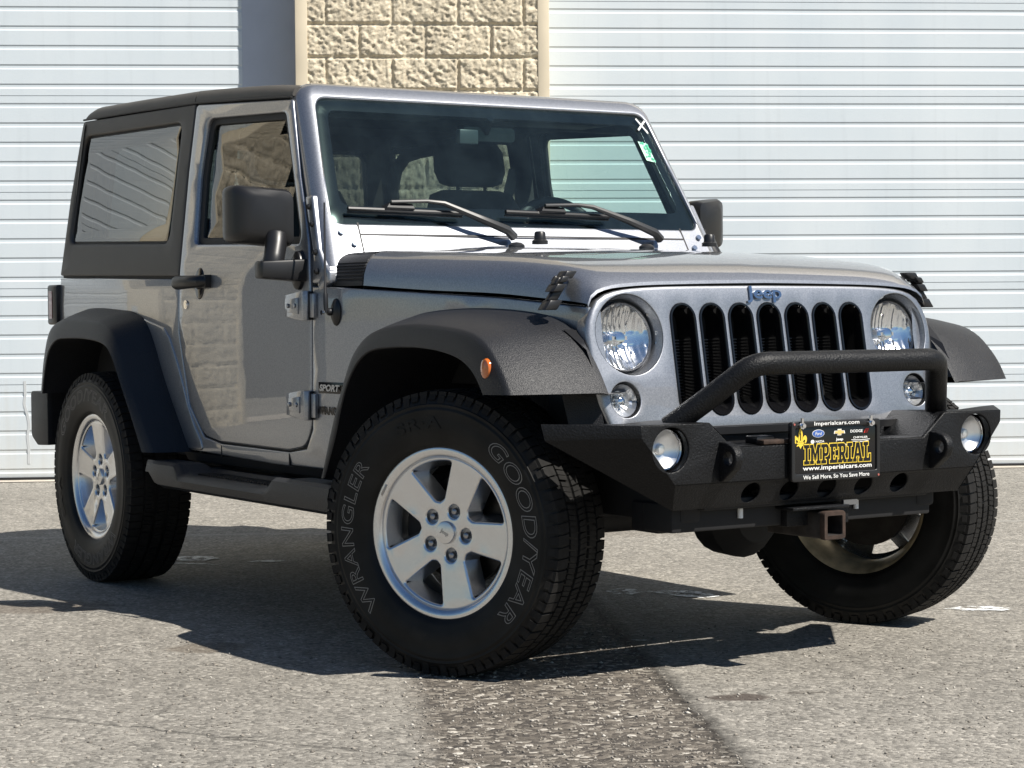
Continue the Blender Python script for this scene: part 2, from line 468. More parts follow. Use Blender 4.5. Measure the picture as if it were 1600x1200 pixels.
    # pale worn stripe near the building
    stp = math_(n, l, 'ABSOLUTE', math_(n, l, 'SUBTRACT', u, math_(n, l, 'ADD', 3.33, math_(n, l, 'MULTIPLY', wob, .3))))
    sr2 = ramp(n, [(0, .5), (.03, .35), (.045, 0)]); l.new(stp, sr2.inputs[0])
    c = mixc(n, l, 'MIX', math_(n, l, 'MULTIPLY', sr2.outputs[0], .8), c, (.36, .35, .32))
    l.new(c, b.inputs['Base Color'])
    b.inputs['Roughness'].default_value = .82; b.inputs['Specular IOR Level'].default_value = .35
    hv = math_(n, l, 'SUBTRACT', 1.0, math_(n, l, 'MULTIPLY', st.outputs['Distance'], 1.0))
    hp = math_(n, l, 'SUBTRACT', 1.0, math_(n, l, 'MULTIPLY', st2.outputs['Distance'], 1.0))
    h = math_(n, l, 'ADD', hv, math_(n, l, 'MULTIPLY', mask, math_(n, l, 'MULTIPLY', hp, 1.6)))
    h = math_(n, l, 'ADD', h, math_(n, l, 'MULTIPLY', fine.outputs['Fac'], .8))
    bp = N(n, 'Bump', Strength=.7, Distance=.0035); l.new(h, bp.inputs['Height']); l.new(bp.outputs[0], b.inputs['Normal'])
    return m
def structure(o): o['kind'] = 'structure'; return o
GZ = .010   # paving level under the tyres
g = MB(); g.add([(-300, -300, GZ), (300, -300, GZ), (300, 300, GZ), (-300, 300, GZ)], [(0, 1, 2, 3)])
structure(g.build('asphalt_ground', asphalt_mat(), smooth=False, fix=False))

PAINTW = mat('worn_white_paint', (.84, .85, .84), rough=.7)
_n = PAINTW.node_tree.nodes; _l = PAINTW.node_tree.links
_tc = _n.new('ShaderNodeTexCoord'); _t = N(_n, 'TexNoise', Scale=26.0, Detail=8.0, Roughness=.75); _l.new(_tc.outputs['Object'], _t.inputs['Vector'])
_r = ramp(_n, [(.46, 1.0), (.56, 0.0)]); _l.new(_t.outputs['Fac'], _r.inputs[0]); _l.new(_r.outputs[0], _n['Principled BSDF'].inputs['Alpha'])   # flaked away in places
def blob(pts, seed, jit=.012):
    rr = random.Random(seed); out = []
    for i in range(len(pts)):
        a = Vector(pts[i]); c = Vector(pts[(i+1) % len(pts)]); k = max(2, int((c-a).length/.025))
        for q in range(k):
            p = a.lerp(c, q/k); out.append((p.x+rr.uniform(-jit, jit), p.y+rr.uniform(-jit, jit)))
    return out
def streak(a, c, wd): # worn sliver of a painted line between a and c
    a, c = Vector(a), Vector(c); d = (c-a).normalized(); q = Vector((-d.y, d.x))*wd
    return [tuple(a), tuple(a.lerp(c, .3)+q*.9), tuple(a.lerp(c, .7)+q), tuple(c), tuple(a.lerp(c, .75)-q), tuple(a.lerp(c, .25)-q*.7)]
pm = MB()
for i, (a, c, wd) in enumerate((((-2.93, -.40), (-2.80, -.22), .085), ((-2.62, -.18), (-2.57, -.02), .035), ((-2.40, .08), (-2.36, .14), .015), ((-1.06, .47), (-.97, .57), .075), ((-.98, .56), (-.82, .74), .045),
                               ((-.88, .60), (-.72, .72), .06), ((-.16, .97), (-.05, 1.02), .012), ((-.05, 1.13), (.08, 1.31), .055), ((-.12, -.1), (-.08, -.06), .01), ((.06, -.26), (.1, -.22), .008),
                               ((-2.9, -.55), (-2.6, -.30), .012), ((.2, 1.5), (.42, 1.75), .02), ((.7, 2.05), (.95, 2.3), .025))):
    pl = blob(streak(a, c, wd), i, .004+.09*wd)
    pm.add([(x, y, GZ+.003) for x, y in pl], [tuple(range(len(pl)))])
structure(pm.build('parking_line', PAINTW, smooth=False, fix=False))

# loose stone chips lying on the paving: uncountable, one object
def chips():
    rs = np.random.RandomState(21)
    def field(n, size, tone):
        # foreground wedge in front of the camera, denser on the coarse strip
        r = 1.35+3.6*rs.rand(n)**.8; th = math.radians(147.35)+(rs.rand(n)-.5)*math.radians(36)
        x = 4.952+(r+1.6)*np.cos(th); y = -3.764+(r+1.6)*np.sin(th)
        v = .4625*x+.8866*y
        keep = (rs.rand(n) < np.where((v > -.86) & (v < -.14), .75, .16))
        return x[keep], y[keep], size[0]*(size[1]/size[0])**(rs.rand(keep.sum())**2.2), tone
    X, Y, S, _ = field(30000, (.0024, .0085), 0)
    n = len(X)
    base = np.array([(1, 0, 0), (0, 1, 0), (-1, 0, 0), (0, -1, 0), (0, 0, 1), (0, 0, -.6)], float)
    P = base[None]*(.6+.8*rs.rand(n, 6, 1))*np.array([1, .72, .55])
    a = rs.rand(n)*2*PI; c, s_ = np.cos(a)[:, None], np.sin(a)[:, None]
    px = P[..., 0]*c-P[..., 1]*s_; py = P[..., 0]*s_+P[..., 1]*c
    V = np.stack([X[:, None]+px*S[:, None], Y[:, None]+py*S[:, None], (P[..., 2]*S[:, None])+S[:, None]*.12+GZ], -1).reshape(-1, 3)
    T = np.array([(0, 1, 4), (1, 2, 4), (2, 3, 4), (3, 0, 4), (1, 0, 5), (2, 1, 5), (3, 2, 5), (0, 3, 5)])
    F = (np.arange(n)[:, None, None]*6+T[None]).reshape(-1, 3)
    me = bpy.data.meshes.new('stone_chips'); me.vertices.add(len(V)); me.vertices.foreach_set('co', V.ravel())
    me.loops.add(F.size); me.loops.foreach_set('vertex_index', F.ravel().astype(np.int32))
    me.polygons.add(len(F)); me.polygons.foreach_set('loop_start', np.arange(0, F.size, 3, dtype=np.int32)); me.update(calc_edges=True); me.validate()
    tone = np.repeat(np.where(rs.rand(n) < .10, .45+.22*rs.rand(n), .16+.24*rs.rand(n)**1.2), 6)
    at = me.attributes.new('stone_tone', 'FLOAT', 'POINT'); at.data.foreach_set('value', tone.astype(np.float32))
    m, nn, l, b = nodes('stone_chip')
    A = N(nn, 'Attribute'); A.attribute_name = 'stone_tone'
    r = ramp(nn, [(0, (.03, .027, .024)), (.35, (.30, .27, .23)), (.8, (.70, .67, .60))]); l.new(A.outputs['Fac'], r.inputs[0]); l.new(r.outputs[0], b.inputs['Base Color']); b.inputs['Roughness'].default_value = .8
    me.materials.append(m); o = bpy.data.objects.new('stone_chips', me); COL.objects.link(o); o['kind'] = 'stuff'
chips()

# ------------------------------------------------------------------ building
BO = empty('warehouse_building', (-6.346, 2.21, .010), math.radians(62.13))
BO['label'] = 'warehouse with white ribbed overhead doors and tan split-face block pillars'; BO['category'] = 'building'

def lattice(x, y, sc, seed):
    rs = np.random.RandomState(seed); T = rs.rand(256, 256)
    X, Y = x*sc, y*sc; i, j = np.floor(X).astype(int), np.floor(Y).astype(int); fx, fy = X-i, Y-j
    fx = fx*fx*(3-2*fx); fy = fy*fy*(3-2*fy)
    g_ = lambda a, c: T[a % 256, c % 256]
    return (g_(i, j)*(1-fx)+g_(i+1, j)*fx)*(1-fy)+(g_(i, j+1)*(1-fx)+g_(i+1, j+1)*fx)*fy

def block_mat():
    m, n, l, b = nodes('split_face_block')
    tc = N(n, 'TexCoord'); P = tc.outputs['Object']
    a = N(n, 'TexNoise', Scale=38.0, Detail=5.0, Roughness=.7); l.new(P, a.inputs['Vector'])
    r = ramp(n, [(.28, (.40, .34, .25)), (.5, (.63, .55, .41)), (.72, (.82, .735, .57))]); l.new(a.outputs['Fac'], r.inputs[0])
    c2 = N(n, 'TexNoise', Scale=3.0, Detail=3.0); l.new(P, c2.inputs['Vector'])
    r2_ = ramp(n, [(.3, .82), (.7, 1.12)]); l.new(c2.outputs['Fac'], r2_.inputs[0])
    l.new(mixc(n, l, 'MULTIPLY', 1.0, r.outputs[0], r2_.outputs[0]), b.inputs['Base Color']); b.inputs['Roughness'].default_value = .9
    f = N(n, 'TexNoise', Scale=150.0, Detail=3.0); l.new(P, f.inputs['Vector'])
    bp = N(n, 'Bump', Strength=.6, Distance=.004); l.new(f.outputs['Fac'], bp.inputs['Height']); l.new(bp.outputs[0], b.inputs['Normal'])
    return m
BLOCK = block_mat()
TRIM = mat('tan_painted_trim', (.66, .575, .43), rough=.55, var=(5, .06), bump=(40, .1, .001))
JAMB = mat('grey_painted_jamb', (.46, .50, .58), rough=.55, var=(4, .05))
def door_mat():
    m, n, l, b = nodes('white_door_enamel')
    tc = N(n, 'TexCoord'); P = tc.outputs['Object']
    a = N(n, 'TexNoise', Scale=2.2, Detail=6.0); mp = N(n, 'Mapping'); mp.inputs['Scale'].default_value = (1, 1, .35); l.new(P, mp.inputs[0]); l.new(mp.outputs[0], a.inputs['Vector'])
    r = ramp(n, [(.3, (.575, .635, .675)), (.7, (.635, .685, .715))]); l.new(a.outputs['Fac'], r.inputs[0])
    d = N(n, 'TexNoise', Scale=9.0, Detail=8.0, Roughness=.75); l.new(P, d.inputs['Vector'])
    dr = ramp(n, [(.60, 1.0), (.78, .90)]); l.new(d.outputs['Fac'], dr.inputs[0])
    c = mixc(n, l, 'MULTIPLY', 1.0, r.outputs[0], dr.outputs[0])
    sx = N(n, 'SeparateXYZ'); l.new(P, sx.inputs[0])
    # dust and splash marks climbing up from the paving, streaks of rain dirt
    sn = N(n, 'TexNoise', Scale=5.0, Detail=6.0); m2 = N(n, 'Mapping'); m2.inputs['Scale'].default_value = (4, 1, .25); l.new(P, m2.inputs[0]); l.new(m2.outputs[0], sn.inputs['Vector'])
    hz = math_(n, l, 'ADD', sx.outputs[2], math_(n, l, 'MULTIPLY', math_(n, l, 'SUBTRACT', sn.outputs['Fac'], .5), .9))
    mr = N(n, 'MapRange'); l.new(hz, mr.inputs[0])
    for i, v_ in enumerate((-.05, .55, .35, .0)): mr.inputs[i+1].default_value = v_
    c = mixc(n, l, 'MIX', mr.outputs[0], c, (.50, .46, .39))
    sr = ramp(n, [(.55, 1.0), (.8, .93)]); l.new(sn.outputs['Fac'], sr.inputs[0]); c = mixc(n, l, 'MULTIPLY', 1.0, c, sr.outputs[0])
    l.new(c, b.inputs['Base Color']); b.inputs['Roughness'].default_value = .42
    e = N(n, 'TexNoise', Scale=240.0, Detail=2.0); l.new(P, e.inputs['Vector'])
    e2 = N(n, 'TexNoise', Scale=1.6, Detail=2.0); l.new(P, e2.inputs['Vector'])
    hh = math_(n, l, 'ADD', math_(n, l, 'MULTIPLY', e.outputs['Fac'], .10), math_(n, l, 'MULTIPLY', e2.outputs['Fac'], 1.0))
    bp = N(n, 'Bump', Strength=.55, Distance=.006); l.new(hh, bp.inputs['Height']); l.new(bp.outputs[0], b.inputs['Normal'])
    return m
DOOR = door_mat()
CONC = mat('pale_concrete', (.50, .45, .38), rough=.85, bump=(60, .4, .002), var=(8, .15))

def pillar(s0, s1, ztop, fine):
    root = bpy.data.meshes.new('block_pillar')
    a0, a1 = s0+.072, s1-.069
    zs = np.r_[np.arange(0, 2.3, .02 if not fine else .014), np.arange(2.3, 3.1, .007 if fine else .02), np.arange(3.1, ztop, .02)]
    xs = np.arange(a0, a1+.001, .007 if fine else .02); xs[-1] = a1
    X, Z = np.meshgrid(xs, zs)
    row = np.floor((Z-2.516)/.196); fz = (Z-2.516)/.196-row
    off = np.where(row.astype(int) % 2 == 0, .149, -.048)
    fx = ((X-off)/.393) % 1.0
    dx = np.minimum(fx, 1-fx)*.393; dz = np.minimum(fz, 1-fz)*.196
    e = np.minimum(dx, dz)
    rdg = lambda a: 1-np.abs(2*a-1)
    wx, wz = X+.02*(lattice(X, Z, 30, 41)-.5), Z+.02*(lattice(X, Z, 30, 42)-.5)
    h = (rdg(lattice(wx+9, wz+wx*.35, 30, 3))-.5)*.014+(rdg(lattice(wx*.8+9, wz*1.4-wx*.6, 58, 5))-.5)*.010+(lattice(X, Z+4, 9, 8)-.4)*.008+(rdg(lattice(wx, wz+4, 100, 9))-.5)*.007+(np.floor(lattice(wx+3, wz, 42, 15)*4)/4-.4)*.007
    bid = lattice(np.floor((X-off)/.393)*1.0+.5, row+.5, 1.0, 12)
    h = h*.8+(bid-.5)*.006
    k = np.clip((e-.0055)/.007, 0, 1); k = k*k*(3-2*k)
    y = -.263-(h+.0055)*k+.0045*(1-k)
    V = np.stack([X, y, Z], -1).reshape(-1, 3); nx = len(xs); nz = len(zs)
    I = np.arange(nx*nz).reshape(nz, nx)
    F = np.stack([I[:-1, :-1], I[:-1, 1:], I[1:, 1:], I[1:, :-1]], -1).reshape(-1, 4)
    root.from_pydata(V.tolist(), [], F.tolist()); root.update()
    root.shade_smooth()
    o = finish(root, 'block_pillar', BLOCK, BO, smooth=False)
    for c, side_ in (((s0+.036), -1), ((s1-.0345), 1)):
        t = MB(); t.box((c, .0, ztop/2), (.072 if side_ < 0 else .069, .56, ztop))
        t.build('corner_trim', TRIM, o, bevel=.004)
    return o
p1 = pillar(-.229, 1.286, 5.4, True)
pillar(-7.72, -6.70, 5.4, False)
pillar(7.75, 9.2, 5.4, False)

def garage_door(s0, s1, ztop, name='garage_door', m=None):
    H = .5786; prof = []
    z = .012
    k = 0
    prof.append((.002, z))
    while z < ztop:
        base = k*H
        gz = [base+H*(i+.5)/5 for i in range(5)]
        for q in gz:
            prof += [(.0, q-.016), (.0044, q-.0075), (.0044, q+.0065), (.0, q+.0145)]
        zt = base+H
        prof += [(.0, zt-.0022), (.010, zt-.0020), (.010, zt+.0012), (.0, zt+.0014)]
        k += 1; z = zt
    b = MB(); P = []
    xs = np.linspace(s0, s1, 24)
    rr = random.Random(4)
    sag = [rr.uniform(-.0015, .0015) for _ in xs]
    b.loft([[(x, y+sg, zz) for y, zz in prof] for x, sg in zip(xs, sag)], caps=False)
    d = b.build(name, m or DOOR, BO, sharp=20)
    t = MB(); t.box(((s0+s1)/2, .0, .010), (s1-s0, .03, .018)); t.build('bottom_seal', SEAL, d)
    return d
left = garage_door(-6.69, -.554, 5.3)
garage_door(1.15, 7.9, 5.3)
# repaired wavy seam strip low on the left door
st_ = MB(); pth = [(-1.862, -.004, .10), (-1.862, -.004, .20), (-1.868, -.004, .27), (-1.858, -.004, .33), (-1.868, -.004, .40), (-1.884, -.004, .46), (-1.878, -.004, .52), (-1.880, -.004, .60)]
pth = cat(pth, 24)
for i in range(len(pth)-1):
    (x, y, z), (x1, y1, z1) = pth[i], pth[i+1]
    st_.add([(x-.008, -.0015, z), (x+.008, -.0015, z), (x1+.008, -.0015, z1), (x1-.008, -.0015, z1), (x-.008, .006, z), (x+.008, .006, z), (x1+.008, .006, z1), (x1-.008, .006, z1)], [(0, 1, 2, 3), (0, 3, 7, 4), (1, 5, 6, 2)])
st_.build('weather_strip', mat('grey_sealant', (.50, .52, .53), rough=.7), left)
j = MB(); j.box((-.39, .06, 2.7), (.328, .12, 5.4)); j.build('door_jamb', JAMB, BO, bevel=.004)
# open bay further along: floor-deep recess with dark walls
BAYM = mat('bay_interior', (.035, .042, .058), rough=.8, var=(2, .2))
bay = MB(); bay.add([(-14, 0, 0), (-14, 3, 0), (-14, 3, 5.4), (-14, 0, 5.4), (-7.73, 0, 0), (-7.73, 3, 0), (-7.73, 3, 5.4), (-7.73, 0, 5.4)], [(0, 1, 2, 3), (1, 5, 6, 2), (4, 7, 6, 5), (3, 2, 6, 7)])
bay.build('open_bay', BAYM, BO, smooth=False, fix=False)
wl = MB(); wl.box((-2.0, .15, 6.5), (26, .9, 2.4)); wl.build('upper_wall', TRIM, BO, bevel=.01)
wl = MB(); wl.box((10.1, .2, 2.7), (1.8, .9, 5.4)); wl.build('end_wall', TRIM, BO, bevel=.01)
cs = MB(); cs.add([(-14, -.16, .004), (9.2, -.16, .004), (9.2, .3, .004), (-14, .3, .004)], [(0, 1, 2, 3)])
o = cs.build('concrete_sill', CONC, smooth=False, fix=False); o.location = BO.location; o.rotation_euler = BO.rotation_euler; structure(o)
# ------------------------------------------------------------------ vehicle
CAR = empty('off_road_vehicle', (-1.2, 0, 0))
CAR['label'] = 'silver two-door off-road vehicle with black hardtop and black steel front bumper'; CAR['category'] = 'car'
CARI = Matrix.Translation((1.2, 0, 0))
def part(o):
    """keeps a part's mesh in place under the empty at the vehicle's base"""
    o.matrix_parent_inverse = CARI; return o
_link = link
def link(o, parent=None):
    _link(o, parent)
    if parent is CAR: o.matrix_parent_inverse = CARI
    return o

def yb(x):
    if x <= -.80: return .785
    return .785-.185*((x+.80)/1.2)**1.15
def ysf(x, z):
    t = z-1.15
    y = yb(x)-.148*(t+math.sqrt(t*t+.0009))/2
    if z < .95: y -= .006*((.95-z)/.45)**2
    return y
def sidefn(q, out=0.0):
    return lambda u, v, d: (u, q*(ysf(u, v)+out-d), v)
SIDES = (-1, 1)   # -1 passenger side (towards the camera), +1 driver side

door_ol = [(-1.884, 1.743), (-1.124, 1.694), (-1.000, 1.438), (-.868, 1.199), (-.850, 1.011), (-.853, .822), (-.862, .645), (-.905, .583), (-1.023, .566), (-1.536, .568), (-1.671, .585), (-1.786, .688), (-1.866, .938), (-1.856, 1.134), (-1.880, 1.506)]
door_ol = door_ol[::-1]
door_r = rnd(door_ol, [.02 if z > 1.6 else (.3 if z > .9 else .12) for x, z in door_ol], 6)
dwin = rnd([(-1.775, 1.684), (-1.162, 1.655), (-1.048, 1.441), (-.945, 1.25), (-.95, 1.222), (-1.754, 1.245), (-1.788, 1.485)], [.045, .045, .4, .03, .02, .03, .3], 6)
body_ol = [(-1.862, 1.126), (-3.030, 1.152), (-3.052, .95), (-3.05, .70), (-2.88, .70), (-2.86, .88), (-2.80, .985), (-2.70, 1.0), (-2.40, .992), (-2.27, .975), (-2.16, .93), (-1.97, .70), (-1.835, .53),
           (-1.79, .528), (-1.16, .515), (-.62, .508), (-.60, .66), (-.55, .80), (-.50, .88), (-.44, .935), (-.36, .965), (-.07, .99), (.20, .965), (.30, .93), (.36, .87), (.395, .79), (.432, .78), (.400, .93), (.392, 1.012),
           (.047, 1.042), (-.563, 1.074), (-.843, 1.086), (-.844, 1.01), (-.847, .822), (-.856, .640), (-.902, .577), (-1.023, .560), (-1.536, .562), (-1.675, .579), (-1.792, .685), (-1.872, .938)]
def bodyfn(q):
    f = sidefn(q)
    return f

hood_st = [
 (.4005, [(.606, 1.012), (.600, 1.029), (.580, 1.047), (.545, 1.059), (.50, 1.065), (.40, 1.071), (.2, 1.075), (0, 1.077)]),
 (.398, [(.606, 1.020), (.600, 1.038), (.580, 1.056), (.545, 1.067), (.50, 1.074), (.40, 1.080), (.2, 1.084), (0, 1.086)]),
 (.380, [(.608, 1.023), (.603, 1.044), (.586, 1.065), (.553, 1.079), (.512, 1.087), (.40, 1.094), (.2, 1.098), (0, 1.100)]),
 (.34, [(.617, 1.028), (.612, 1.056), (.596, 1.082), (.567, 1.099), (.53, 1.107), (.41, 1.114), (.2, 1.118), (0, 1.120)]),
 (.25, [(.632, 1.036), (.628, 1.070), (.615, 1.102), (.590, 1.122), (.555, 1.131), (.43, 1.139), (.2, 1.145), (0, 1.147)]),
 (.05, [(.669, 1.053), (.665, 1.090), (.652, 1.125), (.627, 1.146), (.587, 1.155), (.45, 1.163), (.22, 1.170), (0, 1.172)]),
 (-.25, [(.713, 1.066), (.709, 1.108), (.695, 1.142), (.670, 1.164), (.630, 1.173), (.48, 1.181), (.27, 1.188), (0, 1.191)]),
 (-.563, [(.757, 1.084), (.752, 1.126), (.738, 1.158), (.712, 1.180), (.670, 1.189), (.50, 1.199), (.32, 1.206), (0, 1.210)])]
def hood_prof(k, n=26):
    p = cat(hood_st[k][1], n)
    return p
def hood_secs():
    K = [hood_prof(k) for k in range(len(hood_st))]
    secs = []
    xs = [h[0] for h in hood_st]
    tt = list(xs)
    for a, b_, m_ in zip(xs[3:-1], xs[4:], (2, 4, 5, 5)): tt += [a+(b_-a)*i/m_ for i in range(1, m_)]
    tt = sorted(set(tt), reverse=True)
    A = np.array(K)  # stations x n x 2
    for x in tt:
        i = max(0, min(len(xs)-2, sum(1 for q in xs if q >= x-1e-9)-1)); f = (x-xs[i])/(xs[i+1]-xs[i])
        p0 = A[max(i-1, 0)]; p1 = A[i]; p2 = A[i+1]; p3 = A[min(i+2, len(xs)-1)]
        if i < 3: pr = p1+(p2-p1)*f
        else:
            m1 = (p2-p0)/(xs[i+1]-xs[i-1])*(xs[i+1]-xs[i]); m2 = (p3-p1)/(xs[min(i+2, len(xs)-1)]-xs[i])*(xs[i+1]-xs[i])
            pr = p1*(2*f**3-3*f**2+1)+m1*(f**3-2*f**2+f)+p2*(-2*f**3+3*f**2)+m2*(f**3-f**2)
        s_ = [(x, -y, z) for y, z in pr]+[(x, y, z) for y, z in pr[::-1][1:]]
        secs.append(s_)
    return secs
h = MB(); S_ = hood_secs()
# the rear edge sweeps forward a touch towards the sides
h.loft(S_, caps=False)
hood = h.build('hood', PAINT, CAR, sharp=30)
lip = MB(); lip.loft([[(-.566, y, z-.002) for _, y, z in S_[-1]], [(-.566, y*.985, z-.03) for _, y, z in S_[-1]]], caps=False)
lip.build('hood_rear_edge', SEAL, hood)
for y in (-.32, .32):
    b = MB(); b.lathe([(.024, 0), (.024, .010), (.018, .014), (.0165, .034), (.013, .038), (.0, .039)], lambda a, c, hh, y=y: (-.262+a, y+c, 1.203+hh), 20)
    b.build('rubber_bumper', BLACK, hood)
# hood latches and washer jets
def latch(q):
    o = MB()
    def P(u, v, d): return Vector((.322+u*.72, q*(.646-.045*v/.06*.78+d*.8), 1.066+v*.78))
    def bx(u0, u1, v0, v1, d0, d1): o.add([P(a, c, e) for a in (u0, u1) for c in (v0, v1) for e in (d0, d1)], [(0, 1, 3, 2), (4, 6, 7, 5), (0, 4, 5, 1), (2, 3, 7, 6), (0, 2, 6, 4), (1, 5, 7, 3)])
    bx(-.030, .026, .030, .056, -.02, .022); bx(-.022, .018, .010, .034, .0, .034); bx(-.034, .030, -.016, .012, -.01, .030)
    bx(-.014, .014, -.045, -.010, -.02, .020); bx(-.030, .026, -.078, -.044, -.035, .016); bx(-.036, -.020, .020, .040, .0, .03); bx(.018, .034, .016, .038, .0, .03)
    o.build('hood_latch', BLACK, CAR, bevel=.004)
for q in SIDES: latch(q)
for y in (-.25, .25):
    b = MB(); b.lathe([(.028, 0), (.027, .006), (.016, .013), (0, .015)], lambda a, c, hh, y=y: (-.50+a*.7, y+c, 1.203+hh), 16); b.build('washer_jet', BLACK, hood)

# ribbed black corners between hood and windscreen
def cowl_corner(q):
    pr = [p for p in cat(hood_st[-1][1][:6], 150)]
    L = [0]
    for i in range(1, len(pr)): L.append(L[-1]+math.dist(pr[i], pr[i-1]))
    out = []
    for i, (y, z) in enumerate(pr):
        a = pr[max(i-1, 0)]; b = pr[min(i+1, len(pr)-1)]; d = Vector((b[0]-a[0], b[1]-a[1])).normalized(); nn = Vector((d.y, -d.x))
        s_ = L[i]; rib = 0
        if .012 < s_ < .075 or .105 < s_ < .23:
            ph = (s_/.0105) % 1; rib = -.0032*(1 if ph > .62 else 0)
        out.append((y+nn.x*rib, z+nn.y*rib))
    secs = []
    for x, ins in ((-.567, .006), (-.572, 0), (-.765, 0), (-.782, .004), (-.788, .02)):
        secs.append([(x-.02*max(0, .757-y), q*(y-ins*(1 if z < 1.18 else .2)+.0), z-ins*(0 if z < 1.14 else 1)+.0) for y, z in out])
    b = MB(); b.loft(secs, caps=False); b.build('cowl_corner', GRAIN, CAR, sharp=30)
for q in SIDES: cowl_corner(q)
# silver cowl top below the glass
def zw(y): return .0
c = MB()
c.loft([[(x, y, z-.035*(abs(y)/.7)**3) for y in np.linspace(-.70, .70, 15)] for x, z in ((-.835, 1.16), (-.80, 1.185), (-.76, 1.195), (-.68, 1.192), (-.60, 1.186), (-.56, 1.17))], caps=False)
cowl = c.build('cowl_panel', PAINT, CAR, sharp=25)
c = MB(); c.box((-.67, 0, 1.186), (.05, .5, .022)); c.build('cowl_grate', BLACK, cowl, bevel=.005)

# body sides
for q in SIDES:
    bs = panel('body_side', body_ol, bodyfn(q), PAINT, CAR, t=.04, r=.005, grid=.05)
    ol = offset(door_ol if area(door_ol) > 0 else door_ol[::-1], -.010); il = offset(door_ol if area(door_ol) > 0 else door_ol[::-1], .02)
    panel('door_seal', ol, sidefn(q, -.014), SEAL, CAR, holes=[il], t=.03, r=.002, grid=.2)
    # raised wheelhouse fold ahead of the rear flare
    fold = [(-2.20, .992), (-2.10, .974), (-1.992, .956), (-1.944, .920), (-1.878, .83), (-1.845, .775), (-1.80, .69), (-1.745, .615), (-1.70, .572), (-1.68, .532), (-1.82, .532), (-2.05, .80), (-2.18, .97)]
    panel('body_fold', rnd(fold[::-1], .05, 4), sidefn(q, .004), PAINT, bs, t=.02, r=.006, grid=.04, seg=4)
    b = MB(); b.loft([[(-3.03, q*(ysf(-2.5, 1.15)-.012), 1.11), (-3.03, q*(ysf(-2.5, 1.15)-.012), 1.20)], [(-1.87, q*(ysf(-1.9, 1.13)-.012), 1.09), (-1.87, q*(ysf(-1.9, 1.13)-.012), 1.18)]], caps=False); b.build('belt_seal', SEAL, bs)
    # seams in the rocker
    for x in (-1.536, -1.024):
        b = MB(); b.box((x, q*(ysf(x, .54)-.0015), .537), (.004, .006, .040)); b.build('rocker_seam', SEAL, bs)
    # fuel / lower lip
    b = MB(); b.loft([[(x, q*(ysf(x, .515)-.004), .520), (x, q*(ysf(x, .5)-.02), .490), (x, q*.70, .470), (x, q*.5, .46)] for x in np.linspace(-1.86, -.60, 12)], caps=False)
    b.build('rocker_underside', DARK, bs)

# doors
def make_door(q):
    d = panel('door', door_r, sidefn(q, .002), PAINT, CAR, holes=[dwin], t=.035, r=.006, rh=.010, grid=.04, seg=4)
    wo = offset(dwin if area(dwin) > 0 else dwin[::-1], -.012)
    gl = rnd([(-1.742, 1.660), (-1.185, 1.634), (-1.075, 1.435), (-.985, 1.262), (-.985, 1.245), (-1.722, 1.266), (-1.752, 1.485)], [.03, .03, .4, .02, .02, .02, .3], 5)
    panel('window_seal', wo, sidefn(q, -.014), SEAL, d, holes=[gl], t=.012, r=.003, grid=.2)
    panel('door_window', offset(gl if area(gl) > 0 else gl[::-1], -.01), sidefn(q, -.022), DOORGLASS, d, t=.001, r=.0005, grid=.08)
    # belt step under the window
    # handle: recessed cup, paddle and button
    cx, cz = -1.684, 1.108
    cup = circle(cx, cz, .040, 28, .055)
    panel('handle_cup', cup, sidefn(q, .0045), GLOSSBLK, d, t=.006, r=.004, grid=.05)
    b = MB(); y0 = ysf(cx, cz)
    b.tube([(cx+.085, q*(y0+.012), cz+.006), (cx+.070, q*(y0+.030), cz+.006), (cx, q*(y0+.040), cz+.005), (cx-.085, q*(y0+.040), cz+.004), (cx-.108, q*(y0+.038), cz+.004)], [.018, .021, .0225, .0245, .0245], 16)
    b.cyl((cx-.108, q*(y0+.038), cz+.004), (cx-.118, q*(y0+.038), cz+.004), .019, 16)
    b.box((cx+.077, q*(y0+.010), cz+.006), (.036, .03, .045))
    b.build('door_handle', BLACK, d, bevel=.003, bang=50)
    b = MB(); yl = ysf(-1.797, 1.036)
    b.cyl((-1.797, q*(yl), 1.036), (-1.797, q*(yl+.006), 1.036), .0155, 20); b.cyl((-1.797, q*(yl+.006), 1.036), (-1.797, q*(yl+.0075), 1.036), .010, 16)
    b.build('door_lock', CHROME, d)
    # exposed hinges, painted, with a leaf on the door and a barrel at the seam
    for z0 in (1.026, .715):
        b = MB(); Y = ysf(-.9, z0)
        def P(u, v, e): return (u, q*(Y+e), z0+v)
        leaf = [(-1.012, .034), (-.905, .046), (-.872, .046), (-.872, -.046), (-.905, -.046), (-1.012, -.034)]
        b.prism(leaf, lambda u, v, e: P(u, v, .012-e), .012)
        b.prism([(-.995, .020), (-.915, .026), (-.915, -.026), (-.995, -.020)], lambda u, v, e: P(u, v, .016-e), .006)
        b.cyl((-.858, q*(Y+.014), z0-.046), (-.858, q*(Y+.014), z0+.046), .014, 16)
        b.box((-.832, q*(Y+.006), z0), (.04, .012, .075))
        for u in (-.980, -.932): b.cyl((u, q*(Y+.014), z0), (u, q*(Y+.021), z0), .0075, 12)
        b.build('door_hinge', PAINT, d, bevel=.0025, bang=50)
        b = MB(); b.box((-.845, q*(Y+.004), z0), (.010, .02, .088)); b.build('hinge_gap', SEAL, d)
    return d
for q in SIDES: make_door(q)

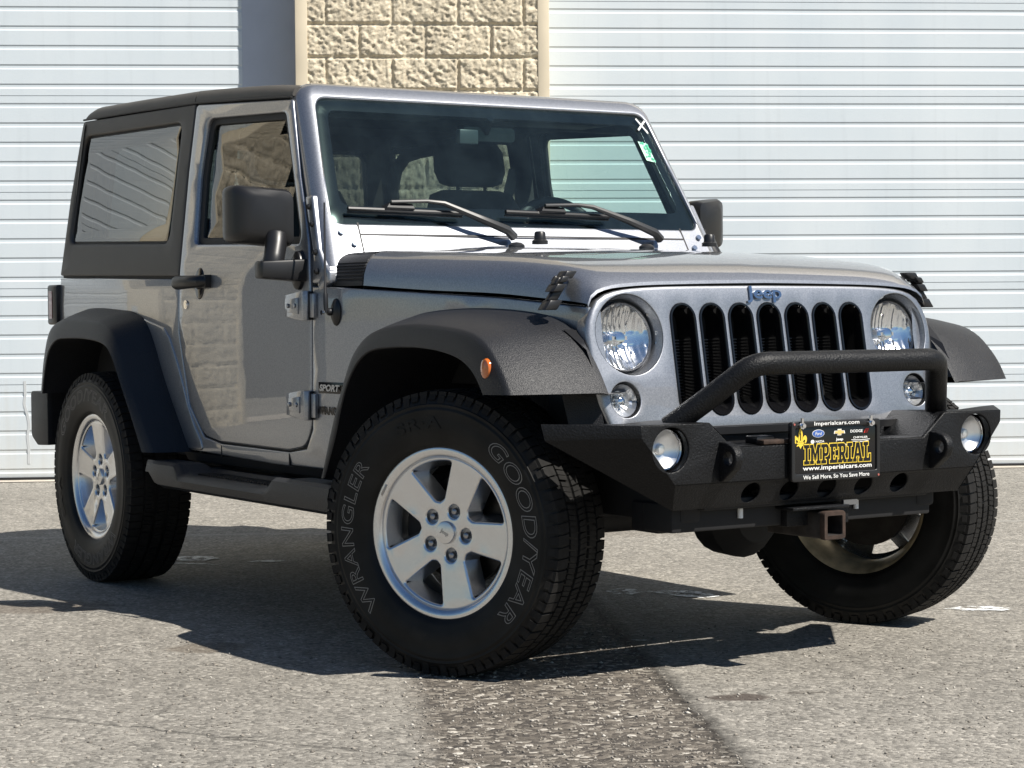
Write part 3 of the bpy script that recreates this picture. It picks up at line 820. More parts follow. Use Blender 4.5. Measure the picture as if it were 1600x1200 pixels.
def make_mirror(q):
    o = MB(); yc = .886
    # housing: rounded box, slightly deeper in the middle
    secs = []
    for x, w_, h_, r_ in ((-1.005, .078, .072, .020), (-.990, .084, .081, .022), (-.960, .087, .084, .024), (-.915, .086, .083, .025), (-.890, .079, .075, .027), (-.880, .056, .052, .03)):
        pr = rnd([(-w_, -h_), (w_, -h_), (w_, h_), (-w_, h_)], r_, 5)
        secs.append([(x-.075-.45*a, q*(yc-.004+a), 1.308+c_*1.09+.01*(a/.1)) for a, c_ in pr])
    o.loft(secs, closed=True)
    m_ = o.build('side_mirror', BLACK, CAR, sharp=50)
    b = MB(); b.prism(rnd([(-.072, -.062), (.072, -.062), (.072, .062), (-.072, .062)], .026, 5), lambda u, v, d: (-1.0815+d-.45*u, q*(yc-.004+u), 1.308+v+.01*u/.1), .003); b.build('mirror_glass', CHROME, m_)
    b = MB()
    b.tube([(-.962, q*(.848), 1.250), (-.946, q*.858, 1.212), (-.930, q*.872, 1.178), (-.925, q*.880, 1.150)], [.036, .034, .033, .036], 16)
    b.add([(-.955, q*.93, 1.165), (-.895, q*.93, 1.165), (-.895, q*.93, 1.112), (-.955, q*.93, 1.112), (-.955, q*.775, 1.172), (-.875, q*.775, 1.172), (-.875, q*.775, 1.100), (-.955, q*.775, 1.100)],
          [(0, 1, 2, 3), (4, 7, 6, 5), (0, 4, 5, 1), (1, 5, 6, 2), (2, 6, 7, 3), (3, 7, 4, 0)])
    b.build('mirror_arm', BLACK, m_, bevel=.008, bang=40)
    b = MB(); b.lathe([(.0, .026), (.040, .026), (.052, .018), (.055, 0)], lambda a, c_, hh: (-.925+a*.72, q*(.780+hh), 1.137+c_*1.15), 24); b.build('mirror_base', BLACK, m_)
for q in SIDES: make_mirror(q)

# windscreen frame
WSL = 1.1516
def wsfn(u, v, d):   # u across, v height, d depth along the normal
    x = -.832-.571*(v-1.287)+.02-.04*u*u
    e = max(0, v-1.690); f = max(0, abs(u)-(.755-(v-1.20)*.130-.062))*min(1, max(0, (v-1.30)/.12)); d = d+5.0*e*e+2.2*f*f
    return (x-.868*d, u, v-.496*d)
def wsw(v): return .755-(v-1.20)*.130
fr = rnd([(-.787, 1.105), (.787, 1.105), (.689, 1.787), (-.689, 1.787)], [.015, .015, .095, .095], 8)
gh = rnd([(-.722, 1.283), (.722, 1.283), (.652, 1.700), (-.652, 1.700)], [.04, .04, .05, .05], 7)
frame = panel('windscreen_frame', fr, wsfn, PAINT, CAR, holes=[gh], t=.07, r=.040, rh=.008, grid=.05, seg=7)
def off_fn(e): return lambda u, v, d: wsfn(u, v, d+e)
gl = offset(gh, -.012)
panel('windscreen_glass', gl, off_fn(.008), WSGLASS, frame, t=.001, r=.0005, grid=.08)
fi = rnd([(-.668, 1.345), (.668, 1.345), (.618, 1.662), (-.618, 1.662)], [.035]*4, 6)
panel('glass_border', gl, off_fn(.0115), GLOSSBLK, frame, holes=[fi], t=.001, r=.0005, grid=.1)
gv = MB()
for (a0, z0_, a1, z1_) in ((-.635, 1.247, .635, 1.247), (-.632, 1.285, -.640, 1.17), (.632, 1.285, .640, 1.17)):
    dd = Vector((a1-a0, z1_-z0_)).normalized(); nn = Vector((-dd.y, dd.x))*.0028; K = 12
    for i in range(K):
        p0 = Vector((a0, z0_)).lerp(Vector((a1, z1_)), i/K); p1 = Vector((a0, z0_)).lerp(Vector((a1, z1_)), (i+1)/K)
        gv.add([wsfn(p.x, p.y, -.0007) for p in (p0+nn, p1+nn, p1-nn, p0-nn)], [(0, 1, 2, 3)])
gv.build('frame_seam', SEAL, frame, smooth=False)
for y in (-.70, -.665, .70, .665):
    z = 1.252 if abs(y) > .68 else 1.215
    a = Vector(wsfn(y, z, 0)); b = MB(); b.cyl(a, a+Vector((.868, 0, .496))*.009, .0095, 8); b.build('frame_bolt', BADGE, frame)
# header behind the top of the frame closes the roof front
b = MB(); b.loft([[(-1.105, y, 1.715), (-1.17, y, 1.720), (-1.17, y, 1.66), (-1.09, y, 1.66)] for y in np.linspace(-.66, .66, 3)], closed=True); b.build('windscreen_header', HEADLN, frame)
# hinge brackets at the foot of the pillars
for q in SIDES:
    br = [(-.952, 1.372), (-.900, 1.372), (-.812, 1.20), (-.770, 1.150), (-.742, 1.13), (-.738, 1.094), (-.843, 1.094), (-.853, 1.2)][::-1]
    k = panel('pillar_bracket', rnd(br, [.01]*8, 3), sidefn(q, .001), PAINT, frame, t=.03, r=.007, grid=.05)
    for x, z in ((-.907, 1.336), (-.870, 1.280), (-.826, 1.191), (-.808, 1.131)):
        b = MB(); Y = ysf(x, z)+.003; b.lathe([(.0, .009), (.006, .008), (.0085, .004), (.0105, 0)], lambda a, c_, hh, x=x, z=z, Y=Y: (x+a, q*(Y+hh), z+c_), 12); b.build('bracket_bolt', BLACK, frame)
    # body-colour pillar wall between the door and the frame
    b = MB(); b.loft([[(-1.130, q*(ysf(-1.13, 1.70)-.004), 1.690), (-1.100, q*(ysf(-1.1, 1.70)-.014), 1.702)], [(-1.006, q*(ysf(-1, 1.44)-.004), 1.440), (-.970, q*(ysf(-1, 1.45)-.014), 1.452)], [(-.872, q*(ysf(-1, 1.2)-.004), 1.19), (-.835, q*(ysf(-1, 1.2)-.012), 1.20)]], caps=False)
    b.build('pillar_skin', SEAL, frame)
# wipers
def wiper(y0, y1, yp):
    b = MB(); zl = lambda y: 1.312
    def W(y, z, o): p = Vector(wsfn(y, z, 0)); return p+Vector((.868, 0, .496))*o
    b.tube([W(y0+(y1-y0)*t, 1.322-.008*t, .014) for t in np.linspace(0, 1, 8)], .0075, 8)
    b.tube([W(y0+(y1-y0)*t, 1.316-.008*t, .004) for t in np.linspace(0, 1, 8)], .0035, 6)
    ym = y0+(y1-y0)*.42
    b.add([tuple(W(ym+a, 1.322+c_, e)) for a, c_, e in ((-.05, -.006, .012), (.06, -.006, .012), (.06, .012, .012), (-.05, .012, .012), (-.045, -.004, .034), (.055, -.004, .03), (.05, .010, .03), (-.03, .012, .036))],
          [(0, 3, 2, 1), (4, 5, 6, 7), (0, 1, 5, 4), (1, 2, 6, 5), (2, 3, 7, 6), (3, 0, 4, 7)])
    o = b.build('wiper', BLACK, CAR)
    b = MB(); b.tube([W(ym-.03, 1.332, .040), W(ym+.10, 1.337, .040), W(ym+.16, 1.330, .042), W(yp-.12, 1.283, .045), W(yp-.02, 1.246, .040), W(yp+.01, 1.236, .02)], [.006, .006, .008, .012, .015, .016], 8)
    b.build('wiper_arm', mat('wiper_arm_grey', (.045, .045, .045), rough=.35), o)
wiper(-.66, -.25, -.10)
wiper(-.085, .33, .50)
# stickers on the driver's corner of the glass
def ws_patch(name, poly, m_, par, e=-.004): return panel(name, poly, off_fn(.008+e), m_, par, t=.0008, r=.0003, grid=.2)
sk = ws_patch('inspection_sticker', [(.588, 1.600), (.627, 1.592), (.637, 1.524), (.598, 1.531)][::-1], MINT, frame)
rr = random.Random(3)
b = MB()
for k in range(26):
    t_, s_ = rr.random(), rr.random()
    y = .592+.034*t_+.010*s_; z = 1.594-.006*t_-.064*s_
    a = [wsfn(y+dx, z+dz, .0015) for dx, dz in ((0, 0), (rr.uniform(.003, .009), 0), (rr.uniform(.003, .009), rr.uniform(.003, .008)), (0, rr.uniform(.003, .008)))]
    b.add(a, [(0, 1, 2, 3)])
b.build('sticker_print', GREENP, frame, smooth=False)
b = MB()
for (y0_, z0_, y1_, z1_) in ((.606, 1.640, .650, 1.676), (.612, 1.682, .646, 1.630)):
    dd = Vector((y1_-y0_, z1_-z0_)).normalized(); nn = Vector((-dd.y, dd.x))*.0032
    b.add([wsfn(a, c_, .0005) for a, c_ in ((y0_+nn.x, z0_+nn.y), (y1_+nn.x, z1_+nn.y), (y1_-nn.x, z1_-nn.y), (y0_-nn.x, z0_-nn.y))], [(0, 1, 2, 3)])
b.build('chalk_cross', WHITE, frame, smooth=False)

# hardtop
for q in SIDES:
    ol = rnd([(-2.985, 1.772), (-3.022, 1.469), (-3.030, 1.160), (-1.862, 1.135), (-1.888, 1.507), (-1.890, 1.746)], [.02, 0, .01, .01, 0, .01], 3)
    ho = rnd([(-2.957, 1.708), (-1.998, 1.688), (-1.986, 1.256), (-2.972, 1.286)], [.06, .05, .05, .05], 7)
    hs = panel('hardtop_side', ol, sidefn(q, .002), HTOP, CAR, holes=[ho], t=.03, r=.006, rh=.014, grid=.06)
    hc = ho if area(ho) > 0 else ho[::-1]
    panel('window_seal', offset(hc, -.01), sidefn(q, -.012), SEAL, hs, holes=[offset(hc, .022)], t=.01, r=.002, grid=.2)
    panel('quarter_window', offset(hc, .008), sidefn(q, -.009), QGLASS, hs, t=.001, r=.0005, grid=.06)
    # gutter strip under the roof skin
    b = MB(); b.tube([(x, q*(ysf(x, z)+.001), z) for x, z in ((-2.985, 1.778), (-2.46, 1.766), (-1.885, 1.749), (-1.475, 1.725), (-1.128, 1.702))], .004, 6); b.build('roof_seam', SEAL, hs)
def roof_piece(name, x0, x1, n, fall=0):
    zg = lambda x: float(np.interp(x, [-2.985, -2.463, -1.885, -1.475, -1.126], [1.777, 1.765, 1.748, 1.724, 1.701]))
    secs = []
    for i in range(n+1):
        t = (1-(1-i/n)**1.8) if not fall else (i/n)**1.8; x = x0+(x1-x0)*t; g_ = zg(x); k = 1.0
        if fall and x < -2.86: e = (-2.86-x)/.119; k = math.sqrt(max(0, 1-e*e*.98))
        cr_ = 1.0 if x < -1.95 else max(0, (-1.35-x)/.60)
        k *= float(np.interp(x, [-1.65, -1.32, -1.13], [1, .96, .74]))
        yo = ysf(x, g_)
        half = [(yo-.003, g_+.004), (yo-.002, g_+.014*k), (yo-.008, g_+.032*k), (yo-.026, g_+.046*k), (yo-.075, g_+(.052+.001*cr_)*k), (yo-.20, g_+(.053+.008*cr_)*k), (yo-.42, g_+(.053+.013*cr_)*k), (0, g_+(.053+.015*cr_)*k)]
        secs.append([(x, -y, z) for y, z in half]+[(x, y, z) for y, z in half[::-1][1:]])
    b = MB(); b.loft(secs, caps=True); return b.build(name, HTOP, CAR, sharp=50)
rf = roof_piece('roof_rear_panel', -2.970, -1.905, 14, True)
roof_piece('roof_front_panel', -1.899, -1.128, 8)
b = MB(); b.loft([[(-1.902, y, z) for y, z in ((-.690, 1.74), (-.66, 1.785), (-.3, 1.80), (.3, 1.80), (.66, 1.785), (.690, 1.74))], [(-1.899, y, z) for y, z in ((-.690, 1.74), (-.66, 1.785), (-.3, 1.80), (.3, 1.80), (.66, 1.785), (.690, 1.74))]], caps=False)
b.build('roof_joint', SEAL, rf)
bk = lambda u, v, d: (-3.030+.073*(v-1.16)+.10*max(0, abs(u)-.62)+d, u, v)
ht = panel('hardtop_back', rnd([(-.775, 1.16), (.775, 1.16), (.700, 1.775), (-.700, 1.775)], .04), bk, HTOP, CAR, holes=[rnd([(-.60, 1.25), (.60, 1.25), (.56, 1.68), (-.56, 1.68)], .05)], t=.03, r=.02, rh=.01, grid=.1)
panel('rear_window', rnd([(-.62, 1.23), (.62, 1.23), (.58, 1.70), (-.58, 1.70)], .05), lambda u, v, d: bk(u, v, d+.01), glass('rear_glass', (.08, .09, .09), ior=1.5), ht, t=.001, r=.0005, grid=.2)
panel('tailgate', rnd([(-.775, .60), (.775, .60), (.775, 1.15), (-.775, 1.15)], .03), lambda u, v, d: (-3.045+.10*max(0, abs(u)-.70)+d, u, v), PAINT, CAR, t=.03, r=.012, grid=.1)
for q in SIDES:
    b = MB(); b.prism(rnd([(-.055, -.08), (.055, -.08), (.055, .08), (-.055, .08)], .012, 3), lambda u, v, d: (-3.135+d, q*(.745+u), 1.045+v), .10); tl = b.build('tail_light', BLACK, CAR, bevel=.006)
    b = MB(); b.prism(rnd([(-.046, -.07), (.046, -.07), (.046, .07), (-.046, .07)], .01, 3), lambda u, v, d: (-3.143+d, q*(.745+u), 1.045+v), .012); b.box((-3.10, q*.799, 1.045), (.035, .006, .11)); b.build('lamp_lens', REDLENS, tl)
b = MB()
pr = rnd([(-3.19, .70), (-3.00, .70), (-3.0, .49), (-3.12, .485), (-3.19, .52)], [.02, .005, .005, .03, .03], 4)
b.loft([[(x+.14*max(0, abs(y)-.70)**1.0*(1 if True else 0), y, z) for x, z in pr] for y in np.r_[-.865, np.linspace(-.84, .84, 13), .865]], closed=True); b.build('rear_bumper', GRAIN, CAR, sharp=40, bevel=.004)
# ------------------------------------------------------------------ grille and lamps
def gfn(u, v, d):
    x = .407+.18*(1.022-v)-.10*max(0, abs(u)-.52)**1.3*2
    return (x-d*.984, u, v-d*.177)
g_half = [(.0, 1.074), (.304, 1.072), (.44, 1.067), (.507, 1.060), (.555, 1.047), (.585, 1.027), (.602, .998), (.616, .962), (.618, .93), (.615, .857), (.606, .802), (.598, .755), (.585, .715), (.575, .690)]
gol = [(-a, c_) for a, c_ in g_half[::-1]]+g_half[1:]
gol = cat(gol[:14], 30)[:-1]+cat(gol[13:], 30)
gol = gol+[(.575, .672), (-.575, .672)]
slots = []
for i in range(-3, 4):
    cy = .1008*i; hw = .0435
    slots.append(arc(cy, 1.0215-hw, hw, 0, 180, 12)+arc(cy, .7145+hw, hw, 180, 360, 12))
HLC = (.484, .938); TLC = (.521, .765)
holes = slots+[circle(q*HLC[0], HLC[1], .1085, 40) for q in SIDES]+[circle(q*TLC[0], TLC[1], .0475, 28) for q in SIDES]
grille = panel('grille', gol, gfn, PAINT, CAR, holes=holes, t=.05, r=.012, rh=.0025, grid=.04, seg=4)
for i, sl_ in enumerate(slots):
    b = MB(); s1 = sl_ if area(sl_) > 0 else sl_[::-1]
    R = [(-.002, -.001, .001), (0.000, -.0035, .001), (.005, -.003, .001), (.0085, .003, .001), (.0105, .022, .0), (.0125, .045, 0), (.0135, .07, 0)]
    secs = []
    for ins, d, _ in R:
        o_ = offset(s1, ins)
        # the floor of every slot scoops up towards the back
        secs.append([gfn(a, c_+(max(0, d-.01)*.55*max(0, (.80-c_)/.085)), d) for a, c_ in o_])
    b.loft(secs, closed=True, caps=False); b.build('grille_slot', GLOSSBLK, grille, sharp=50)
b = MB(); b.prism([(-.37, .66), (.37, .66), (.37, 1.05), (-.37, 1.05)], lambda u, v, d: (.345-d, u, v), .02); rad = b.build('radiator', DARK, CAR)
b = MB()
for z in np.arange(.69, .92, .0085):
    b.box((.352, -.06, z), (.012, .62, .0026))
b.build('radiator_fin', mat('condenser_fin', (.20, .20, .20), rough=.6), rad)


def lamp_axis(cy, cz, depth):
    def f(a, c_, h_):   # local a (y), c (z), h outwards
        x, y, z = gfn(cy+a, cz+c_, depth-h_); return (x, y, z)
    return f
REFL = mat('lamp_reflector', (.93, .94, .95), rough=.17, metal=1.)
SATIN = mat('satin_reflector', (.93, .93, .93), rough=.32, metal=.9)
def headlight(q):
    f = lamp_axis(q*HLC[0], HLC[1], 0)
    b = MB(); b.lathe([(.1075, -.002), (.104, -.014), (.100, -.038), (.095, -.052), (.088, -.056)], f, 48); bz = b.build('headlight', PAINT, CAR, sharp=60)
    b = MB(); b.lathe([(.0935, -.056), (.0930, -.036), (.0915, -.032), (.089, -.034), (.0885, -.04)], f, 48); b.build('lamp_ring', STEEL, bz, sharp=60)
    # faceted reflector bowl with vertical flutes
    rr = random.Random(11 if q < 0 else 12); nr, na = 22, 96; V = []; F = []; R_ = .0885
    for i in range(nr+1):
        for j_ in range(na):
            r_ = R_*i/nr; t_ = 2*PI*j_/na; a, c_ = r_*math.cos(t_), r_*math.sin(t_)
            col = math.floor(a/R_*6+.5); ph = (a/R_*6+.5) % 1-.5
            flute = .0075*(ph*ph) if abs(c_) > .016 else .0
            step = .0014*((col*7) % 3-1)
            V.append(f(a, c_, -.040-.036*(1-(i/nr)**2)-flute+step*(0 if i == nr else 1)*(1 if abs(c_) > .016 else 0)))
    for i in range(nr):
        for j_ in range(na): F.append((i*na+j_, i*na+(j_+1) % na, (i+1)*na+(j_+1) % na, (i+1)*na+j_))
    b = MB(); b.add(V, F); b.build('lamp_reflector', REFL, bz, sharp=30, fix=False)
    b = MB(); b.lathe([(.018, -.085), (.018, -.054), (.015, -.047), (0, -.043)], f, 20); b.box(f(.0, .0, -.056), (.01, .05, .010)); b.build('bulb_shield', CHROME, bz)
    b = MB(); b.lathe([(.0890, -.036), (.080, -.026), (.060, -.016), (.03, -.011), (0, -.009)], f, 40); b.build('headlight_lens', LENS, bz)
    for a, c_ in ((.082*-q*1.0, .058), (.100*-q, -.018)):
        p0 = f(a, c_, -.030); b = MB(); b.cyl(p0, (p0[0]+.006, p0[1], p0[2]), .004, 8); b.build('lamp_screw', CHROME, bz)
for q in SIDES: headlight(q)
def turn_lamp(q):
    f = lamp_axis(q*TLC[0], TLC[1], 0)
    b = MB(); b.lathe([(.0465, -.002), (.0455, -.012), (.044, -.016), (.044, -.045)], f, 36); t = b.build('turn_signal', BLACK, CAR, sharp=60)
    rr = random.Random(5); V = []; F = []; nr, na = 6, 22
    for i in range(nr+1):
        for j_ in range(na):
            r_ = .0435*i/nr; a = 2*PI*j_/na
            V.append(f(r_*math.cos(a), r_*math.sin(a), -.014-.030*(1-(i/nr)**2)+rr.uniform(-.003, .003)*(i < nr)))
    for i in range(nr):
        for j_ in range(na):
            F.append((i*na+j_, i*na+(j_+1) % na, (i+1)*na+(j_+1) % na, (i+1)*na+j_))
    b = MB(); b.add(V, F); b.build('lamp_reflector', SATIN, t, sharp=14, fix=False)
    b = MB(); b.lathe([(.011, -.04), (.011, -.022), (0, -.016)], f, 14); b.build('bulb', CHROME, t)
    b = MB(); b.lathe([(.0440, -.012), (.036, -.006), (.018, -.002), (0, -.001)], f, 30); b.build('turn_signal_lens', LENS, t)
for q in SIDES: turn_lamp(q)
# badge letters on the grille
A, F_, _ = text_geo('Jeep', .055, ext=.003, bold=.0008, spacing=.98)
b = MB(); b.add([gfn(-.012+v[0]*1.30, 1.0440+v[1]*.90, -v[2]-.004) for v in A], F_); b.build('grille_badge', BADGE, grille, sharp=30, bevel=0)
b = MB(); b.prism([(-.56, 1.068), (.56, 1.068), (.50, 1.078), (-.50, 1.078)], lambda u, v, d: (.385-d, u, v), .1); b.build('hood_seal', SEAL, grille)
# grille ears behind the flares
for q in SIDES:
    b = MB(); b.add([(.43, q*.60, .80), (.455, q*.585, .66), (.40, q*.66, .66), (.36, q*.67, .80), (.33, q*.60, .66), (.33, q*.60, .8)], [(0, 1, 2, 3), (1, 2, 4), (0, 3, 5), (2, 3, 5, 4)]); b.build('grille_bracket', GRAIN, grille)

# ------------------------------------------------------------------ fender flares
def flare(name, lip, crease, body, ylip, ycr, ybody, q, n=64, tuck=.42):
    L, Cc, B = cat(lip, n), cat(crease, n), cat(body, n)
    secs = []
    for i in range(n):
        l_ = Vector((L[i][0], ylip, L[i][1])); c_ = Vector((Cc[i][0], ycr, Cc[i][1]))
        bx, bz = B[i]; bb = Vector((bx, ybody(bx) if callable(ybody) else ybody, bz))
        nrm = (c_-l_).normalized()
        pts = [Vector((l_.x, tuck, l_.z))+nrm*.02, Vector((l_.x, ylip-.020, l_.z))+nrm*.004, l_+Vector((0, -.004, 0)), l_+nrm*.004,
               l_.lerp(c_, .45)+Vector((0, .003, 0)), l_.lerp(c_, .82)+Vector((0, .001, 0)), c_+(l_-c_)*.035+(bb-c_)*.006, c_.lerp(bb, .035)+(l_-c_)*.004, c_.lerp(bb, .30)+nrm*.003, c_.lerp(bb, .62)+nrm*.003, bb, bb+Vector((0, -.02, -.004))]
        secs.append([(p.x, q*p.y, p.z) for p in pts])
    b = MB(); b.loft(secs, caps=True)
    return b.build(name, GRAIN, CAR, sharp=48)
f_lip = [(-.550, .512), (-.475, .644), (-.442, .72), (-.393, .802), (-.330, .862), (-.253, .893), (-.131, .903), (.0, .904), (.121, .896), (.222, .878), (.288, .847), (.325, .812), (.343, .786)]
f_cr = [(-.588, .510), (-.515, .67), (-.458, .772), (-.395, .868), (-.325, .922), (-.251, .949), (-.15, .964), (-.022, .970), (.143, .963), (.262, .949), (.335, .922), (.392, .876), (.43, .832), (.456, .788)]
f_bd = [(-.63, .508), (-.585, .66), (-.535, .79), (-.485, .88), (-.43, .94), (-.36, .98), (-.26, 1.003), (-.07, 1.013), (.124, 1.006), (.275, .985), (.36, .952), (.42, .905), (.47, .85), (.513, .788)]
def f_by(x):
    if x < .25: return yb(x)-.002
    return max(yb(min(x, .40)), .640+.0*x)-.002 if x < .3 else .640
r_lip = [(-1.879, .522), (-1.97, .638), (-2.064, .751), (-2.150, .855), (-2.235, .898), (-2.412, .914), (-2.6, .914), (-2.705, .905), (-2.785, .86), (-2.83, .78), (-2.858, .70)]
r_cr = [(-1.825, .522), (-1.93, .638), (-2.036, .752), (-2.165, .925), (-2.283, .970), (-2.441, .982), (-2.60, .985), (-2.72, .98), (-2.834, .940), (-2.90, .83), (-2.93, .70)]
r_bd = [(-1.79, .522), (-1.87, .62), (-1.975, .75), (-2.125, .955), (-2.258, 1.009), (-2.393, 1.021), (-2.617, 1.030), (-2.78, 1.02), (-2.88, .97), (-2.95, .84), (-2.98, .70)]
flares = {}
for q in SIDES:
    flares[q] = flare('fender_flare', f_lip, f_cr, f_bd, .905, .893, f_by, q)
    flare('fender_flare', r_lip, r_cr, r_bd, .930, .906, lambda x: .783, q)
    # inner panel that closes the front of each arch against the grille
    b = MB(); b.add([(.36, q*.66, .955), (.44, q*.64, .90), (.50, q*.64, .80), (.42, q*.60, .80), (.36, q*.60, .95), (.20, q*.60, .98), (.2, q*.60, .66), (.41, q*.60, .66)], [(0, 1, 2, 3, 4), (4, 3, 7, 6, 5)]); b.build('arch_liner', BLACK, flares[q], smooth=False)
    b = MB(); b.loft([[(x, q*.45, z), (x, q*.45, .45)] for x, z in [(-.60, .5), (-.5, .75), (-.35, .93), (0, .96), (.25, .93), (.33, .85)]], caps=False); b.build('arch_liner', DARK, flares[q])
    # amber side marker
    cx, cz, y0 = .374, .856, .899
    d = Vector((.35, 0, 0))
    b = MB(); b.lathe([(.0, .009), (.014, .008), (.022, .005), (.0245, 0), (.0245, -.01)], lambda a, c_, h_: (cx-.018+a*.92, q*(y0+h_-.28*a*0), cz-.002+c_*1.12), 26); b.build('side_marker', AMBER, flares[q])

# ------------------------------------------------------------------ steel bumper
BX = .676
def bump_front(u, v, d): return (BX-d, u, v)
ftop = [(-.638, .710), (-.418, .710), (-.339, .643), (.339, .643), (.418, .710), (.638, .710), (.636, .676), (.531, .551), (-.531, .551), (-.636, .676)][::-1]
FOG = (.541, .6435)
# octagon-ish front plate with lamp holes
bumper = panel('front_bumper', ftop, bump_front, POWDER, CAR, holes=[circle(q*FOG[0], FOG[1], .058, 32) for q in SIDES], t=.012, r=.0035, rh=.003, grid=.08)
def low_fn(u, v, d):
    # v from 0 (crease) to 1 (bottom edge)
    return (BX-.001-.040*v-d*.87, u, .551-.069*v-d*.5*0)
lw = [(-.531, 0), (.531, 0), (.509, 1), (-.509, 1)]
hl_ = []
for i in range(-2, 3): hl_.append([(.132*i+.030*math.cos(2*PI*k/24), .47+.40*math.sin(2*PI*k/24)) for k in range(24)])
panel('bumper_lower_plate', [(u, v) for u, v in lw], low_fn, POWDER, bumper, holes=hl_, t=.008, r=.003, rh=.003, grid=.1)
b = MB()
for q in SIDES:
    KT, KM, CR_, BT = (BX, q*.638, .710), (BX, q*.636, .676), (BX, q*.531, .551), (.636, q*.509, .482)
    TT, TM = (.480, q*.812, .712), (.485, q*.803, .668)
    BB = (.46, q*.60, .52); TB = (.452, q*.785, .708); KB = (.55, q*.60, .708); NB = (.44, q*.418, .708); NT = (BX, q*.418, .710); NL = (BX, q*.339, .643); NLB = (.44, q*.339, .643)
    V = [KT, KM, CR_, BT, TT, TM, TB, NT, NB, NL, NLB, KB]
    b.add(V, [(0, 1, 5, 4), (1, 2, 3, 5), (0, 4, 6, 11), (0, 11, 8, 7), (7, 8, 10, 9)])
b.add([(BX, -.339, .643), (BX, .339, .643), (.50, .339, .643), (.50, -.339, .643)], [(0, 1, 2, 3)])
b.build('bumper_wing', POWDER, bumper, bevel=.0025, sharp=25, bang=15)
for q in SIDES:   # boxed-in fog lamps
    f = lambda a, c_, h_: (BX-.004+h_, q*FOG[0]+a, FOG[1]+c_)
    b = MB(); b.lathe([(.0565, 0), (.0565, -.07), (0, -.07)], f, 32); fg = b.build('fog_light', GLOSSBLK, CAR, sharp=50)
    b = MB(); b.lathe([(.0545, -.045), (.0540, -.026), (.0525, -.022), (.0495, -.026)], f, 36); b.build('fog_ring', CHROME, fg, sharp=60)
    b = MB(); b.lathe([(.050, -.028), (.040, -.038), (.025, -.045), (.012, -.047)], f, 36); b.lathe([(.014, -.058), (.014, -.042), (.010, -.037), (0, -.036)], f, 16); b.build('lamp_reflector', SATIN, fg, sharp=40)
    b = MB(); b.lathe([(.050, -.025), (.042, -.015), (.025, -.008), (0, -.006)], f, 30); b.build('fog_lens', LENS, fg)
    # recovery tab
    tb = [(.62, .545), (.690, .556), (.735, .590), (.748, .612), (.744, .634), (.728, .650), (.70, .658), (.62, .662)]
    tp = rnd(tb, [0, .01, .02, .03, .03, .03, .02, 0], 4)
    hm = [circle(.712, .617, .018, 20)]
    tf = lambda u, v, d: (u, q*.373+.013-d if q > 0 else -.373-.013+d, v)
    tf2 = lambda u, v, d: (u, q*.373-.013+d if q > 0 else -.373+.013-d, v)
    t1 = panel('recovery_tab', tp, tf, POWDER, bumper, holes=hm, t=.013, r=.004, rh=.003, grid=.1)
    panel('tab_plate', tp, tf2, POWDER, t1, holes=hm, t=.013, r=.004, rh=.003, grid=.1)
# tube bar over the top
half = [(.478, .580, .695), (.42, .640, .755), (.352, .712, .830), (.332, .732, .850), (.298, .746, .861), (.25, .750, .862), (0, .750, .862)]
bar = [(x, -y, z) for y, x, z in half]+[(x, y, z) for y, x, z in half[::-1][1:]]
bar = cat(bar, 60)
b = MB(); b.tube(bar, .0305, 20); b.build('bull_bar', POWDER, bumper, sharp=60)
b = MB(); b.prism([(-.30, .58), (.30, .58), (.30, .688), (-.30, .688)], lambda u, v, d: (.50-d, u, v), .02); b.box((.50, 0, .676), (.03, .86, .02)); b.build('bumper_back_plate', BLACK, bumper)
b = MB(); b.box((.66, -.17, .651), (.03, .13, .012)); b.build('winch_strap', RUST, bumper, bevel=.003)
b = MB(); b.box((.615, -.20, .655), (.05, .06, .02)); b.build('bumper_bracket', BLACK, bumper, bevel=.003)

# licence plate with dealer insert
PX = BX+.016
pf = lambda u, v, d: (PX-d+.004*0, u, v)
pc = (0, .6225)
plate = panel('license_plate', rnd([(-.156, .543), (.156, .543), (.156, .702), (-.156, .702)], .010, 4), pf, GLOSSBLK, bumper, t=.012, r=.003, grid=.2)
rim_ = MB()
o_ = rnd([(-.157, .542), (.157, .542), (.157, .703), (-.157, .703)], .011, 4)
panel('plate_frame', o_, lambda u, v, d: (PX+.005-d, u, v), BLACK, plate, holes=[rnd([(-.145, .563), (.145, .563), (.145, .686), (-.145, .686)], .006, 3)], t=.008, r=.0025, grid=.2)
def ptext(body, y, z, wd, ht, m_, name='plate_text', e=.0012, wire=0, bold=0, x=PX, shear=0):
    A, F_, sz = text_geo(body, 1.0, wire=wire, bold=bold, shear=shear)
    b = MB(); b.add([(x+e, y+v[0]/sz[0]*wd, z+v[1]/sz[1]*ht) for v in A], F_)
    return b.build(name, m_, plate, smooth=False, fix=False)
XF = PX+.005
ptext('Imperialcars.com', .0, .6945, .160, .0135, WHITE, x=XF, bold=.012)
ptext('We Sell More, So You Save More', -.002, .5525, .235, .0125, WHITE, x=XF, bold=.012)
ptext('www.imperialcars.com', .006, .5755, .245, .0155, WHITE, bold=.02)
